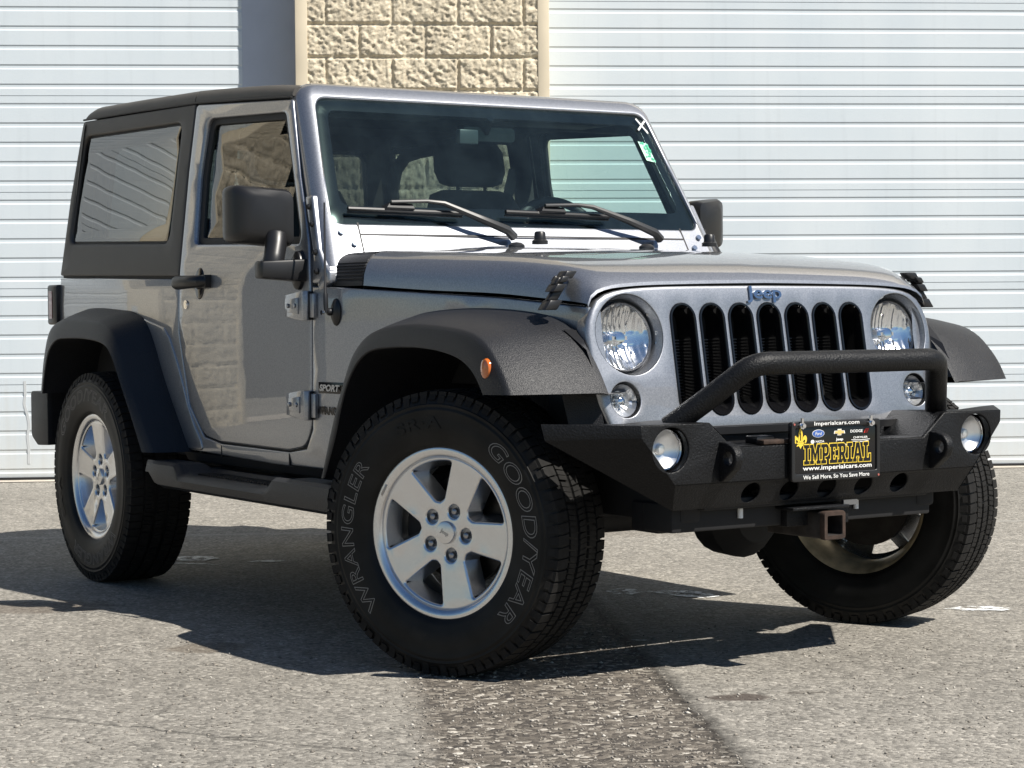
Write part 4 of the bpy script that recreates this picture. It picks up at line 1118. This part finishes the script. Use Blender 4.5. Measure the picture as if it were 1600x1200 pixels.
# slab-serif IMPERIAL, drawn as polygons with a yellow outline
def slab(ch):
    s = .17
    G = {
     'I': [[(0, 0), (.5, 0), (.5, s), (.36, s), (.36, 1-s), (.5, 1-s), (.5, 1), (0, 1), (0, 1-s), (.14, 1-s), (.14, s), (0, s)]],
     'M': [[(0, 0), (.38, 0), (.38, s), (.30, s), (.30, .62), (.52, .12), (.74, .62), (.74, s), (.66, s), (.66, 0), (1.04, 0), (1.04, s), (.94, s), (.94, 1-s), (1.04, 1-s), (1.04, 1), (.74, 1), (.52, .5), (.30, 1), (0, 1), (0, 1-s), (.10, 1-s), (.10, s), (0, s)]],
     'P': [[(0, 0), (.48, 0), (.48, s), (.34, s), (.34, .38), (.56, .38), (.70, .46), (.76, .60), (.76, .78), (.70, .92), (.56, 1), (0, 1), (0, 1-s), (.12, 1-s), (.12, s), (0, s)], [(.34, .54), (.34, .84), (.50, .84), (.55, .78), (.55, .60), (.50, .54)]],
     'E': [[(0, 0), (.74, 0), (.74, .32), (.60, .32), (.57, s), (.34, s), (.34, .42), (.50, .42), (.50, .60), (.34, .60), (.34, 1-s), (.57, 1-s), (.60, .70), (.74, .70), (.74, 1), (0, 1), (0, 1-s), (.12, 1-s), (.12, s), (0, s)]],
     'R': [[(0, 0), (.44, 0), (.44, s), (.34, s), (.34, .38), (.42, .38), (.58, 0), (.86, 0), (.86, s), (.76, s), (.64, .42), (.74, .52), (.78, .64), (.78, .80), (.70, .94), (.56, 1), (0, 1), (0, 1-s), (.12, 1-s), (.12, s), (0, s)], [(.34, .55), (.34, .84), (.50, .84), (.56, .78), (.56, .61), (.50, .55)]],
     'A': [[(0, 0), (.36, 0), (.36, s), (.29, s), (.33, .30), (.63, .30), (.67, s), (.60, s), (.60, 0), (.98, 0), (.98, s), (.90, s), (.64, 1), (.32, 1), (.08, s), (0, s)], [(.37, .44), (.48, .80), (.59, .44)]],
     'L': [[(0, 0), (.72, 0), (.72, .38), (.57, .38), (.54, s), (.34, s), (.34, 1-s), (.48, 1-s), (.48, 1), (0, 1), (0, 1-s), (.12, 1-s), (.12, s), (0, s)]]}
    return G[ch]
wd_ = dict(I=.5, M=1.04, P=.76, E=.74, R=.86, A=.98, L=.72)
tot = sum(wd_[c_] for c_ in 'IMPERIAL')+.10*7; x0 = 0; yl = MB(); bl_ = MB()
S0, HH = .236/tot, .052
def put(mb, loops, xo, e, grow):
    lp = []
    for k, L in enumerate(loops):
        pts = [((xo+a)*S0-.118+.006, .588+c_*HH) for a, c_ in L]
        if (area(pts) > 0) != (k == 0): pts = pts[::-1]
        lp.append(offset(pts, -grow))
    n0 = len(mb.V); P_ = []; E_ = []
    for L in lp:
        o = len(P_); P_ += [Vector(p) for p in L]; E_ += [(o+i, o+(i+1) % len(L)) for i in range(len(L))]
    vc, ec, fc, *_ = delaunay_2d_cdt(P_, E_, [], 0, 1e-7)
    F = []
    for f in fc:
        c_ = sum((vc[i] for i in f), Vector((0, 0)))/len(f)
        if inside(c_.x, c_.y, lp): F.append(tuple(f))
    mb.add([(PX+e, p.x, p.y) for p in vc], F)
for ch in 'IMPERIAL':
    put(yl, slab(ch), x0, .0012, .0024); put(bl_, slab(ch), x0, .0020, -.0001); x0 += wd_[ch]+.10
yl.build('plate_letter_outline', YELLOW, plate, smooth=False, fix=False)
bl_.build('plate_letter_fill', GLOSSBLK, plate, smooth=False, fix=False)
# fleur-de-lis
def flat(name, polys, m_, e=.0012):
    b = MB()
    for P_ in polys: b.add([(PX+e, a, c_) for a, c_ in P_], [tuple(range(len(P_)))])
    return b.build(name, m_, plate, smooth=False, fix=False)
fy, fz = -.124, .660
def mir(P_): return [(2*fy-a, c_) for a, c_ in P_][::-1]
petal = cat([(fy, fz+.028), (fy+.007, fz+.012), (fy+.007, fz+.0), (fy+.003, fz-.012), (fy, fz-.014)], 12); petal = petal+mir(petal)[1:-1]
sidep = cat([(fy+.004, fz-.010), (fy+.010, fz+.002), (fy+.017, fz+.006), (fy+.022, fz-.001), (fy+.0205, fz-.012), (fy+.014, fz-.016), (fy+.016, fz-.007), (fy+.012, fz-.006), (fy+.0075, fz-.013)], 26)
bandp = [(fy-.012, fz-.0165), (fy+.012, fz-.0165), (fy+.012, fz-.0125), (fy-.012, fz-.0125)]
foot = cat([(fy, fz-.017), (fy+.010, fz-.018), (fy+.014, fz-.024), (fy+.006, fz-.022), (fy, fz-.030)], 12); foot = foot+mir(foot)[1:-1]
flat('plate_emblem', [petal[::-1], sidep, mir(sidep), bandp, foot[::-1]], YELLOW)
flat('plate_emblem_core', [[(fy+.0*0-.0018, fz+.012), (fy+.0018, fz+.012), (fy+.0014, fz-.008), (fy-.0014, fz-.008)]], GLOSSBLK, .0018)
# small maker marks in the upper rows
ov = lambda y, z, a, c_: circle(y, z, a, 26, c_)
flat('plate_mark', [ov(-.062, .669, .0215, .0105)], WHITE); flat('plate_mark', [ov(-.062, .669, .020, .0092)], BLUEP, .0018)
ptext('Ford', -.062, .669, .024, .009, WHITE, 'plate_text', .0024, shear=.3)
bt = [(-.020, -.004), (-.007, -.004), (-.0075, -.0085), (.0065, -.0085), (.007, -.004), (.020, -.004), (.018, .004), (.007, .004), (.0075, .0085), (-.0065, .0085), (-.007, .004), (-.018, .004)]
flat('plate_mark', [[(.013+a, .670+c_) for a, c_ in bt]], WHITE); flat('plate_mark', [[(.013+a*.85, .670+c_*.75) for a, c_ in bt]], GOLDP, .0018)
ptext('DODGE', .074, .671, .044, .0075, WHITE, bold=.02); flat('plate_mark', [[(.100, .665), (.106, .665), (.113, .677), (.107, .677)], [(.107, .665), (.113, .665), (.120, .677), (.114, .677)]], REDP)
ptext('CHRYSLER', .088, .6535, .052, .0055, WHITE, bold=.02); flat('plate_mark', [[(.055, .647), (.088, .645), (.122, .647), (.122, .6485), (.088, .6470), (.055, .6485)], [(.060, .643), (.088, .6405), (.117, .643), (.117, .6445), (.088, .6425), (.060, .6445)]], WHITE)
ptext('MAZDA', -.056, .6475, .030, .0062, WHITE, bold=.02); flat('plate_mark', [ov(-.082, .6475, .0065, .0052)], WHITE)
ptext('Jeep', .013, .650, .026, .0095, WHITE, bold=.03)
ptext('TOYOTA', .022, .6355, .034, .0062, WHITE, bold=.03); flat('plate_mark', [ov(-.008, .6355, .0065, .0048)], WHITE); flat('plate_mark', [ov(-.008, .6355, .0045, .0028)], GLOSSBLK, .0018)
for y in (-.126, .118):
    b = MB(); b.cyl((PX, y, .692), (PX+.013, y, .692), .0095, 6); b.cyl((PX+.013, y, .692), (PX+.02, y, .692), .006, 10); b.cyl((PX+.010, y, .698), (PX+.010, y, .712), .005, 8); b.build('plate_bolt', CHROME, plate)
for y, z in ((-.149, .696), (.149, .549)):
    b = MB(); b.cyl((XF, y, z), (XF+.002, y, z), .003, 8); b.build('plate_bolt', mat('red_bolt', (.4, .12, .10), rough=.4), plate)

# tow receiver and beams under the bumper
b = MB()
O_ = rnd([(-.037, -.037), (.037, -.037), (.037, .037), (-.037, .037)], .008, 3); I_ = rnd([(-.026, -.026), (.026, -.026), (.026, .026), (-.026, .026)], .004, 3)
sec = lambda P_, x: [(x, a, .418+c_) for a, c_ in P_]
b.loft([sec(I_, .45), sec(I_, .688), sec(O_, .688), sec(O_, .45)], closed=True, caps=False); rc = b.build('tow_receiver', mat('worn_black_steel', (.03, .026, .024), rough=.6, var=(30, .6)), CAR, sharp=40)
b = MB(); b.loft([sec(I_, .680), sec(offset(I_, -.001), .6895), sec(O_, .6895), sec(offset(O_, -.002), .684), sec(offset(O_, -.002), .672)], closed=True, caps=False); b.build('receiver_collar', RUST, rc, sharp=40)
b = MB(); b.box((.62, -.03, .466), (.10, .20, .008)); b.box((.60, 0, .44), (.04, .22, .05)); b.build('receiver_plate', STEEL if False else POWDER, rc, bevel=.002)
b = MB(); b.box((.53, -.02, .455), (.13, .92, .075)); b.box((.60, .0, .490), (.06, .80, .03)); b.box((.46, -.44, .45), (.12, .06, .08)); b.box((.46, .44, .45), (.12, .06, .08))
b.build('front_crossmember', DARK, CAR, bevel=.006)
for y, z in ((-.255, .462), (.155, .464)):
    b = MB(); b.cyl((.60, y, z+.01), (.60, y, z-.016), .0075, 10); b.build('hanging_bolt', WHITE, CAR)
b = MB(); b.box((.652, .085, .474), (.01, .05, .014)); b.build('bracket_tab', STEEL, CAR)

# ------------------------------------------------------------------ side steps
for q in SIDES:
    b = MB(); secs = []
    for x in np.linspace(-1.815, -.44, 34):
        pad = 1.0 if -1.50 < x < -.85 else (max(0, 1-(abs(x+1.175)-.325)/.07) if abs(x+1.175) < .395 else 0)
        e = max(0, (-1.72-x)/.095) if x < -1.72 else 0
        top = .500-.012*0; lowt = .035*pad
        yo = .945-.01*e; zb = .410+.045*e
        prof = [(.74, .47), (.80, .478-.0*pad), (.83, .497-lowt*1.0), (.895, .497-lowt), (.905, .497-lowt*.9), (.918, .500), (.930, .500), (yo, .490), (yo+.006, .46), (yo, zb+.012), (yo-.02, zb), (.80, zb-.0), (.74, .43)]
        if pad > .5: prof[5] = (.918, .468); prof[6] = (.930, .467); prof[7] = (yo, .458); prof[8] = (yo+.006, .445)
        secs.append([(x, q*y, z) for y, z in prof])
    b.loft(secs, closed=True); stp = b.build('side_step', GRAIN, CAR, sharp=35)
    b = MB()
    for x in np.arange(-1.49, -.87, .019):
        for y in (.835, .852, .869, .886): b.box((x+(.009 if y in (.852, .886) else 0), q*y, .467), (.011, .008, .006))
    b.build('step_tread', BLACK, stp, smooth=False)
    for x in (-1.62, -1.15, -.65):
        b = MB(); b.box((x, q*.66, .455), (.06, .24, .04)); b.build('step_bracket', DARK, stp)

# side badges
Y_ = ysf(-.76, .77)
for q in SIDES:
    s_ = 1 if q < 0 else -1
    def bput(body, x0, z0, wd, ht, m_, e, name, par, bold=.02, shear=0):
        A, F_, sz = text_geo(body, 1.0, bold=bold, shear=shear)
        b = MB(); b.add([(x0+s_*(v[0]/sz[0]+.5)*wd if s_ > 0 else x0+wd-(v[0]/sz[0]+.5)*wd, q*(ysf(x0, z0)+e), z0+v[1]/sz[1]*ht) for v in A], F_)
        return b.build(name, m_, par, smooth=False, fix=False)
    pb = panel('trim_badge', rnd([(-.806, .755), (-.655, .755), (-.655, .790), (-.806, .790)], .004, 2), sidefn(q, .003), GLOSSBLK, CAR, t=.004, r=.001, grid=.2)
    bput('SPORT', -.797, .7725, .133, .021, mat('badge_silver', (.55, .56, .58), rough=.3, metal=.6), .0042, 'badge_text', pb, .04, .2)
    bput('WRANGLER', -.822, .702, .19, .026, GLOSSBLK, .0022, 'name_badge', CAR, .05)

# antenna
b = MB(); b.lathe([(0, .014), (.018, .013), (.032, .004), (.034, 0)], lambda a, c_, h_: (-.705+a*.8, -(ysf(-.705, 1.0)+h_), 1.005+c_*1.25), 22); b.lathe([(.012, .0), (.012, .02), (.008, .026), (0, .028)], lambda a, c_, h_: (-.715+a, -(ysf(-.705, 1.0)+h_), 1.006+c_), 14)
an = b.build('antenna', BLACK, CAR)
b = MB(); b.tube([(-.717, -.803, 1.004), (-.719, -.803, 1.03), (-.722, -.802, 1.06), (-.724, -.802, 1.068), (-.775, -.775, 1.342)], [.0075, .008, .0075, .0042, .0030], 8); b.build('antenna_mast', BLACK, an)
b = MB(); b.cyl((-.7165, -.812, 1.004), (-.7165, -.820, 1.004), .0075, 12); b.build('antenna_nut', CHROME, an)
# ------------------------------------------------------------------ wheels (local: axle along Y, outer face towards -Y)
TP = [(.232, -.100), (.240, -.112), (.250, -.1175), (.256, -.1185), (.268, -.1225), (.29, -.1265), (.315, -.1275), (.342, -.1262), (.345, -.1270), (.349, -.1270), (.352, -.1250), (.358, -.1240), (.360, -.1252), (.363, -.1250), (.365, -.1224), (.368, -.1215), (.381, -.1165), (.392, -.107), (.3975, -.095), (.3985, -.05), (.399, 0)]
TPF = TP+[(r, -y) for r, y in TP[::-1][1:]]
def tyre_y(r): return float(np.interp(r, [p[0] for p in TP], [p[1] for p in TP]))
KT_ = (.392-.2325)/(.4055-.2325)
def SR(r): return r if r <= .2325 else .2325+(r-.2325)*KT_   # tyre worn down to its real height
def pol(r, a, y): r = SR(r); return (r*math.cos(a), y, r*math.sin(a))
def make_tyre(par):
    b = MB(); b.lathe([(SR(r), y) for r, y in TPF], lambda a, c_, h: (a, h, c_), 96)
    t = b.build('tyre', RUBBER, par, sharp=50)
    b = MB(); n = 78; rr = random.Random(2)
    rows = [(-.094, .046, .80, .10), (-.047, .036, .84, -.16), (0, .034, .86, .16), (.047, .036, .84, -.16), (.094, .046, .80, .10)]
    for i in range(n):
        a0 = 2*PI*i/n
        for k, (yc, wd, fl, sk) in enumerate(rows):
            da = 2*PI/n; ao = a0+(.5*da if k % 2 else 0)+rr.uniform(-.06, .06)*da
            for h_ in ((-1, 1) if k not in (0, 4) else (0,)):
                # two sipe-split halves per block in the centre ribs, one lug on the shoulders
                f0, f1 = (-.5*fl, -.03) if h_ < 0 else ((.03, .5*fl) if h_ > 0 else (-.5*fl, .5*fl))
                V = []
                for rr_, sh in ((.394, 0), (.4055, .0012)):
                    for yy in (-wd/2+sh, wd/2-sh):
                        for ff in (f0, f1):
                            ang = ao+da*(ff+sk*(yy/wd))
                            edge = abs(yc+yy)
                            R = rr_ if edge < .105 else rr_-(edge-.105)*.45
                            V.append(pol(R, ang, yc+yy))
                b.add(V, [(0, 2, 3, 1), (4, 5, 7, 6), (0, 1, 5, 4), (2, 6, 7, 3), (0, 4, 6, 2), (1, 3, 7, 5)])
        for s_ in (-1, 1):   # shoulder lugs running down the sidewall, long and short alternately
            lo = .366 if i % 2 else .376; V = []
            for R, y0, e in ((.4005, .1125, 0), (.389, .1165, .0012), (lo, .1222, .0003)):
                for ff in (-.37, .34): V.append(pol(R, a0+2*PI/n*ff, s_*(y0+e)))
            for R, y0 in ((.394, .10), (.384, .106), (lo, .118)):
                for ff in (-.38, .34): V.append(pol(R, a0+2*PI/n*ff, s_*y0))
            b.add(V, [(0, 1, 3, 2), (2, 3, 5, 4), (6, 8, 9, 7), (0, 2, 8, 6), (2, 4, 10, 8), (1, 7, 9, 3), (3, 9, 11, 5), (4, 5, 11, 10), (0, 6, 7, 1)])
    b.build('tyre_tread', TREAD, par, smooth=False)
    # raised outlined lettering
    def ring_text(body, ac, span, r0, ht, m_, wire, e, name, bold=0, shear=0):
        A, F_, sz = text_geo(body, 1.0, wire=wire, bold=bold, shear=shear, spacing=1.05)
        V = []
        for v in A:
            ang = math.radians(ac)-v[0]/sz[0]*math.radians(span); R = r0+(v[1]/sz[1]+.5)*ht
            V.append(pol(R, ang, tyre_y(R)-e-abs(v[2])*.0))
        bb = MB(); bb.add(V, F_); bb.build(name, m_, par, smooth=False, fix=False)
    W = .014
    ring_text('GOOD/YEAR', 4, 100, .288, .050, LETTER, W, .0012, 'tyre_lettering', shear=.15)
    ring_text('WRANGLER', 184, 84, .288, .046, LETTER, W, .0012, 'tyre_lettering', shear=.05)
    ring_text('SR·A', 101, 30, .292, .036, RUBBER, 0, .0022, 'tyre_lettering', .03)
    return t
def make_wheel():
    wf = lambda u, v, d: (u, -.090+.012*(math.hypot(u, v)/.2)**2*-1+.012+d, v)
    wins = []
    for k in range(5):
        a = 67+36+72*k
        P_ = []
        P_ += [(.094, a+9.5)]+[(.198, a+20.5-41*i/8) for i in range(9)]+[(.094, a-9.5), (.086, a)]
        pts = [(r*math.cos(math.radians(t)), r*math.sin(math.radians(t))) for r, t in P_]
        rs = [.012]+[.014]+[0]*7+[.014]+[.012, .01]
        wins.append(rnd(pts, rs, 4))
    lugs = []
    for k in range(5):
        a = math.radians(67+72*k); lugs.append(circle(.0635*math.cos(a), .0635*math.sin(a), .0185, 22))
    wh = panel('wheel', circle(0, 0, .208, 72), wf, ALU, None, holes=wins+lugs, t=.052, r=.004, rh=.007, grid=.03, seg=4, taper=.015, ntaper=5)
    _link_parent = wh; wh.parent = CAR; wh.matrix_parent_inverse = CARI
    # outer lip
    b = MB(); b.lathe([(.206, -.086), (.209, -.093), (.213, -.099), (.222, -.1035), (.230, -.1045), (.2345, -.103), (.2345, -.097), (.228, -.092), (.2265, -.08)], lambda a, c_, h: (a, h, c_), 72)
    b.build('rim_lip', ALU, wh, sharp=50)
    b = MB(); b.lathe([(.2265, -.08), (.204, -.050), (.2005, -.03), (.198, .02), (.206, .06), (.2205, .088), (.226, .098), (.233, .103), (.234, .097), (.224, .085), (.210, .058), (.203, .02), (.206, -.05)], lambda a, c_, h: (a, h, c_), 72)
    b.build('rim_barrel', ALUDARK, wh, sharp=50)
    # spoke backs: dished web seen from inside
    b = MB(); b.lathe([(.05, -.045), (.09, -.040), (.088, -.01), (.05, .0), (0, .0)], lambda a, c_, h: (a, h, c_), 40)
    b.build('wheel_hub', ALUDARK, wh, sharp=50)
    b = MB(); b.lathe([(.0, -.058), (.085, -.058)], lambda a, c_, h: (a, h, c_), 40); b.build('lug_well', ALUDARK, wh)
    for k in range(5):
        a = math.radians(67+72*k); x, z = .0635*math.cos(a), .0635*math.sin(a)
        b = MB(); b.cyl((x, -.060, z), (x, -.072, z), .0105, 6); b.lathe([(.0095, -.072), (.0085, -.0775), (.005, -.0795), (0, -.080)], lambda p, q_, h: (x+p, h, z+q_), 12); b.build('lug_nut', STEEL, wh, bevel=.0012, bang=40)
    b = MB(); b.lathe([(.0315, -.076), (.0315, -.083), (.029, -.0865), (.02, -.0885), (0, -.0893)], lambda a, c_, h: (a, h, c_), 32); b.build('centre_cap', ALU, wh)
    A, F_, sz = text_geo('Jeep', .016, bold=.0004)
    b = MB(); ca, sa = math.cos(math.radians(-28)), math.sin(math.radians(-28)); b.add([(v[0]*ca-v[1]*sa, -.0894, v[0]*sa+v[1]*ca) for v in A], F_); b.build('cap_lettering', STEEL, wh, smooth=False, fix=False)
    a = math.radians(150); b = MB(); b.box(pol(.224, a, -.100), (.010, .008, .038), Matrix.Rotation(-a, 4, 'Y')); b.build('balance_weight', STEEL, wh, bevel=.002)
    make_tyre(wh)
    return wh
WH = make_wheel()
ZC = .400
def place(o, loc, rz, spin):
    o.matrix_basis = Matrix.Translation(loc) @ Matrix.Rotation(rz, 4, 'Z') @ Matrix.Rotation(spin, 4, 'Y')
def wheel_copy(loc, rz, spin):
    c = WH.copy(); COL.objects.link(c); place(c, loc, rz, spin)
    for ch in list(WH.children):
        k = ch.copy(); COL.objects.link(k); k.parent = c
        if k.name.startswith('rim_barrel') and loc[1] > 0: k.data = k.data.copy(); k.data.materials.clear(); k.data.materials.append(GOLDDIRT)
    return c
ST = math.radians(23.83)
def steer_loc(q):
    piv = Vector((0, q*.70, ZC)); d = Vector((math.sin(ST), -math.cos(ST), 0))*(-q)
    return piv+d*.086
place(WH, steer_loc(-1), ST, 0)
wheel_copy(steer_loc(1), ST+PI, 1.1)
wheel_copy((-2.424, -.786, ZC), 0, math.radians(-97))
wheel_copy((-2.424, .786, ZC), PI, .5)
wheel_copy((-3.23, .0, 1.01), -PI/2, .3)
# brakes
for loc, rz in ((steer_loc(-1), ST), (steer_loc(1), ST+PI), (Vector((-2.424, -.786, ZC)), 0), (Vector((-2.424, .786, ZC)), PI)):
    M_ = Matrix.Translation(loc) @ Matrix.Rotation(rz, 4, 'Z')
    b = MB(); b.lathe([(.06, -.03), (.065, .0), (.150, .0), (.151, .024), (.065, .024), (.065, .06), (.0, .06)], lambda a, c_, h: tuple(M_ @ Vector((a, h, c_))), 48); dk = b.build('brake_disc', DISC, CAR, sharp=40)
    b = MB(); b.loft([[tuple(M_ @ Vector(pol(r, math.radians(t), y))) for r, y in ((.10, -.022), (.175, -.022), (.178, .045), (.10, .045))] for t in range(120, 200, 10)], closed=True); b.build('brake_calliper', DARK, dk, bevel=.004)

# ------------------------------------------------------------------ underbody
b = MB()
for y in (-.42, .42): b.box((-1.2, y, .50), (3.6, .07, .12))
b.box((-1.0, 0, .40), (.75, .70, .06)); b.box((-1.35, -.1, .38), (.5, .45, .10))
b.build('chassis_frame', DARK, CAR, bevel=.012)
b = MB(); b.box((-1.35, 0, .53), (1.5, 1.45, .06)); b.box((-2.45, 0, .72), (1.05, .95, .06)); b.box((-2.95, 0, .60), (.15, 1.45, .2)); b.box((-.70, 0, .80), (.05, 1.42, .55)); b.box((-1.93, 0, .65), (.06, 1.45, .25))
b.build('floor_pan', DARK, CAR)
b = MB(); b.box((-.20, 0, .72), (.78, .62, .42)); b.box((.1, 0, .90), (.40, .70, .12)); b.build('engine_block', DARK, CAR, bevel=.02)
for q in SIDES:
    b = MB(); b.box((-.22, q*.53, .90), (.95, .02, .22)); b.build('inner_wheelhouse', DARK, CAR)
    b = MB(); b.box((-2.45, q*.66, .88), (1.07, .10, .36)); b.box((-2.97, q*.70, .80), (.05, .16, .5)); b.box((-1.93, q*.70, .78), (.05, .16, .5)); b.build('rear_wheelhouse', DARK, CAR)
b = MB(); b.cyl((-2.424, -.70, ZC), (-2.424, .70, ZC), .045, 14); b.lathe([(0, -.13), (.08, -.12), (.135, -.05), (.135, .05), (.08, .12), (0, .13)], lambda a, c_, h: (-2.424+h, a, ZC+c_), 20)
b.cyl((-2.3, 0, ZC+.03), (-1.2, -.05, .48), .035, 12); b.build('rear_axle', DARK, CAR)
b = MB(); b.cyl((0, -.64, ZC), (0, .64, ZC), .042, 14); b.lathe([(0, -.15), (.07, -.14), (.125, -.06), (.13, .04), (.08, .11), (0, .13)], lambda a, c_, h: (h, .21+a, ZC-.015+c_), 20)
b.cyl((.16, -.55, .44), (.16, .55, .42), .018, 10); b.cyl((.10, -.45, .52), (.12, .50, .40), .017, 10); b.cyl((.0, -.40, .36), (-.75, -.36, .44), .028, 10); b.cyl((.0, .40, .36), (-.75, .36, .44), .028, 10)
b.cyl((0, -.42, .46), (0, -.42, .80), .055, 14); b.cyl((0, .42, .46), (0, .42, .80), .055, 14); b.cyl((-.12, -.47, .36), (-.15, -.43, .85), .025, 10); b.cyl((-.12, .47, .36), (-.15, .43, .85), .025, 10)
b.box((.05, -.52, .46), (.10, .07, .14)); b.box((.05, .52, .46), (.10, .07, .14)); b.build('front_axle', DARK, CAR)
b = MB(); b.cyl((-1.5, .25, .42), (-2.9, .42, .50), .03, 10); b.cyl((-2.75, -.35, .48), (-2.75, .35, .48), .09, 16); b.build('exhaust', DARK, CAR)
for q in SIDES:
    b = MB(); b.cyl((-2.40, q*.40, .37), (-1.70, q*.40, .44), .028, 10); b.cyl((-2.50, q*.46, .33), (-2.6, q*.44, .85), .028, 10); b.cyl((-2.424, q*.42, .46), (-2.424, q*.42, .70), .06, 14); b.build('suspension_arm', DARK, CAR)

# ------------------------------------------------------------------ interior
b = MB()
b.loft([[(x, y, z) for x, z in ((-.80, 1.20), (-.90, 1.225), (-1.06, 1.225), (-1.14, 1.205), (-1.16, 1.14), (-1.12, .95), (-.9, .80), (-.74, .80))] for y in (-.72, -.6, -.1, .1, .2, .6, .72)], closed=True)
ds = b.build('dashboard', DASH, CAR, bevel=.01)
b = MB(); b.loft([[(x, y, z) for x, z in ((-.98, 1.22), (-1.02, 1.262), (-1.14, 1.255), (-1.19, 1.20), (-1.1, 1.12))] for y in (.18, .22, .52, .56)], closed=True); b.build('instrument_hood', DASH, ds, bevel=.012)
b = MB(); b.cyl((-.98, -.04, 1.225), (-.98, -.04, 1.245), .03, 14); b.build('dash_speaker', DASH, ds)
# steering wheel
tilt = Matrix.Rotation(math.radians(62), 4, 'Y'); TS = Matrix.Translation((-1.20, .40, 1.235)) @ tilt
b = MB(); ringp = [tuple(TS @ Vector((.185*math.cos(2*PI*i/40), .185*math.sin(2*PI*i/40), 0))) for i in range(41)]; b.tube(ringp, .0155, 10, cap=False)
for a in (0, 2.2, 4.08): b.tube([tuple(TS @ Vector((r*math.cos(a+PI/2*0), r*math.sin(a), -.02*(1-r/.18)))) for r in (.03, .10, .18)], [.03, .018, .014], 8)
b.lathe([(.07, -.04), (.07, -.01), (.05, .0), (0, .004)], lambda a, c_, h: tuple(TS @ Vector((a, c_, h))), 20); sw = b.build('steering_wheel', DASH, CAR)
b = MB(); b.cyl(TS @ Vector((0, 0, -.03)), Vector((-1.0, .385, 1.02)), .04, 12); b.build('steering_column', DASH, sw)
def seat(y):
    b = MB()
    def sec(x, z, wd, th, ry=0): return [(x+a, y+c_, z+.0) for c_, a in rnd([(-wd, -th), (wd, -th), (wd, th), (-wd, th)], th*.8, 4)]
    # backrest leaning back
    secs = []
    for t, wd, th in ((0, .23, .06), (.1, .245, .075), (.35, .25, .07), (.6, .235, .06), (.85, .20, .05), (.97, .17, .045), (1.0, .12, .03)):
        secs.append(sec(-1.58-.20*t, .86+.60*t, wd, th))
    b.loft(secs, closed=True); st2 = b.build('seat', SEATM, CAR, sharp=60)
    b = MB(); secs = []
    for t, wd, th in ((0, .09, .03), (.06, .125, .045), (.3, .142, .055), (.7, .138, .055), (.92, .115, .045), (1, .07, .03)):
        secs.append(sec(-1.775-.03*t, 1.475+.185*t, wd, th))
    b.loft(secs, closed=True)
    for e in (-.06, .06): b.cyl((-1.77, y+e, 1.42), (-1.775, y+e, 1.50), .007, 8)
    b.build('headrest', SEATM, st2, sharp=60)
    b = MB(); b.loft([[(x, y+c_, z+k) for c_, k in rnd([(-.25, -.06), (.25, -.06), (.25, .06), (-.25, .06)], .04, 4)] for x, z in ((-1.10, .80), (-1.12, .82), (-1.3, .83), (-1.62, .80))], closed=True); b.build('seat_cushion', SEATM, st2, sharp=60)
for y in (-.37, .37): seat(y)
b = MB(); b.loft([[(-2.35-.12*t, y, .95+.42*t) for y in (-.5, .5)]+[(-2.45-.12*t, y, .95+.42*t) for y in (.5, -.5)] for t in (0, .5, 1)], closed=True); b.box((-2.2, 0, .90), (.4, 1.0, .14)); b.build('rear_bench', SEATM, CAR, bevel=.03)
# padded sport bars
b = MB()
for q in SIDES:
    b.tube(cat([(-1.12, q*.60, 1.66), (-1.5, q*.60, 1.70), (-1.78, q*.60, 1.705)], 8), .032, 10)
    b.tube(cat([(-1.80, q*.66, .95), (-1.81, q*.645, 1.3), (-1.81, q*.61, 1.62), (-1.81, q*.56, 1.70), (-1.81, q*.3, 1.715), (-1.81, 0, 1.715)], 20), .038, 10)
    b.tube(cat([(-1.82, q*.64, 1.69), (-2.5, q*.645, 1.68), (-2.86, q*.655, 1.60), (-2.93, q*.67, 1.1)], 16), .028, 10)
b.build('roll_bar', HEADLN, CAR)
b = MB(); b.loft([[(x, -.63, z), (x, .63, z), (x, .63, z-.015), (x, -.63, z-.015)] for x, z in ((-1.17, 1.700), (-1.9, 1.755), (-2.9, 1.770))], closed=True); b.build('headliner', HEADLN, CAR)
for q in SIDES:
    b = MB(); b.box((-1.5, q*.70, .95), (.75, .04, .46)); b.box((-2.45, q*.66, 1.0), (1.1, .03, .36)); b.build('trim_panel', DASH, CAR)
# rear-view mirror and seat belts
b = MB(); b.loft([[(-1.115+.0*a, .02+a, 1.605+c_) for a, c_ in rnd([(-.115, -.030), (.115, -.030), (.115, .030), (-.115, .030)], .02, 4)], [(-1.085, .02+a*.9, 1.605+c_*.8) for a, c_ in rnd([(-.115, -.030), (.115, -.030), (.115, .030), (-.115, .030)], .02, 4)]], closed=True); b.cyl((-1.09, .01, 1.61), (-1.045, 0, 1.655), .012, 10); rv = b.build('rear_view_mirror', GLOSSBLK, CAR)
b = MB(); b.box((-1.05, -.09, 1.59), (.03, .075, .05)); b.build('toll_tag', mat('tag_plastic', (.035, .045, .05), rough=.4), rv, bevel=.006)
for q in SIDES:
    b = MB(); b.box((-1.20, q*.33, 1.665), (.16, .42, .018)); b.build('sun_visor', HEADLN, CAR, bevel=.006)
    b = MB(); b.loft([[(-1.80+.03*t*0, q*(.58-.14*t)+a, 1.55-.50*t) for a in (-.024, .024)] for t in np.linspace(0, 1, 6)], caps=False); b.build('seat_belt', SEAL, CAR)
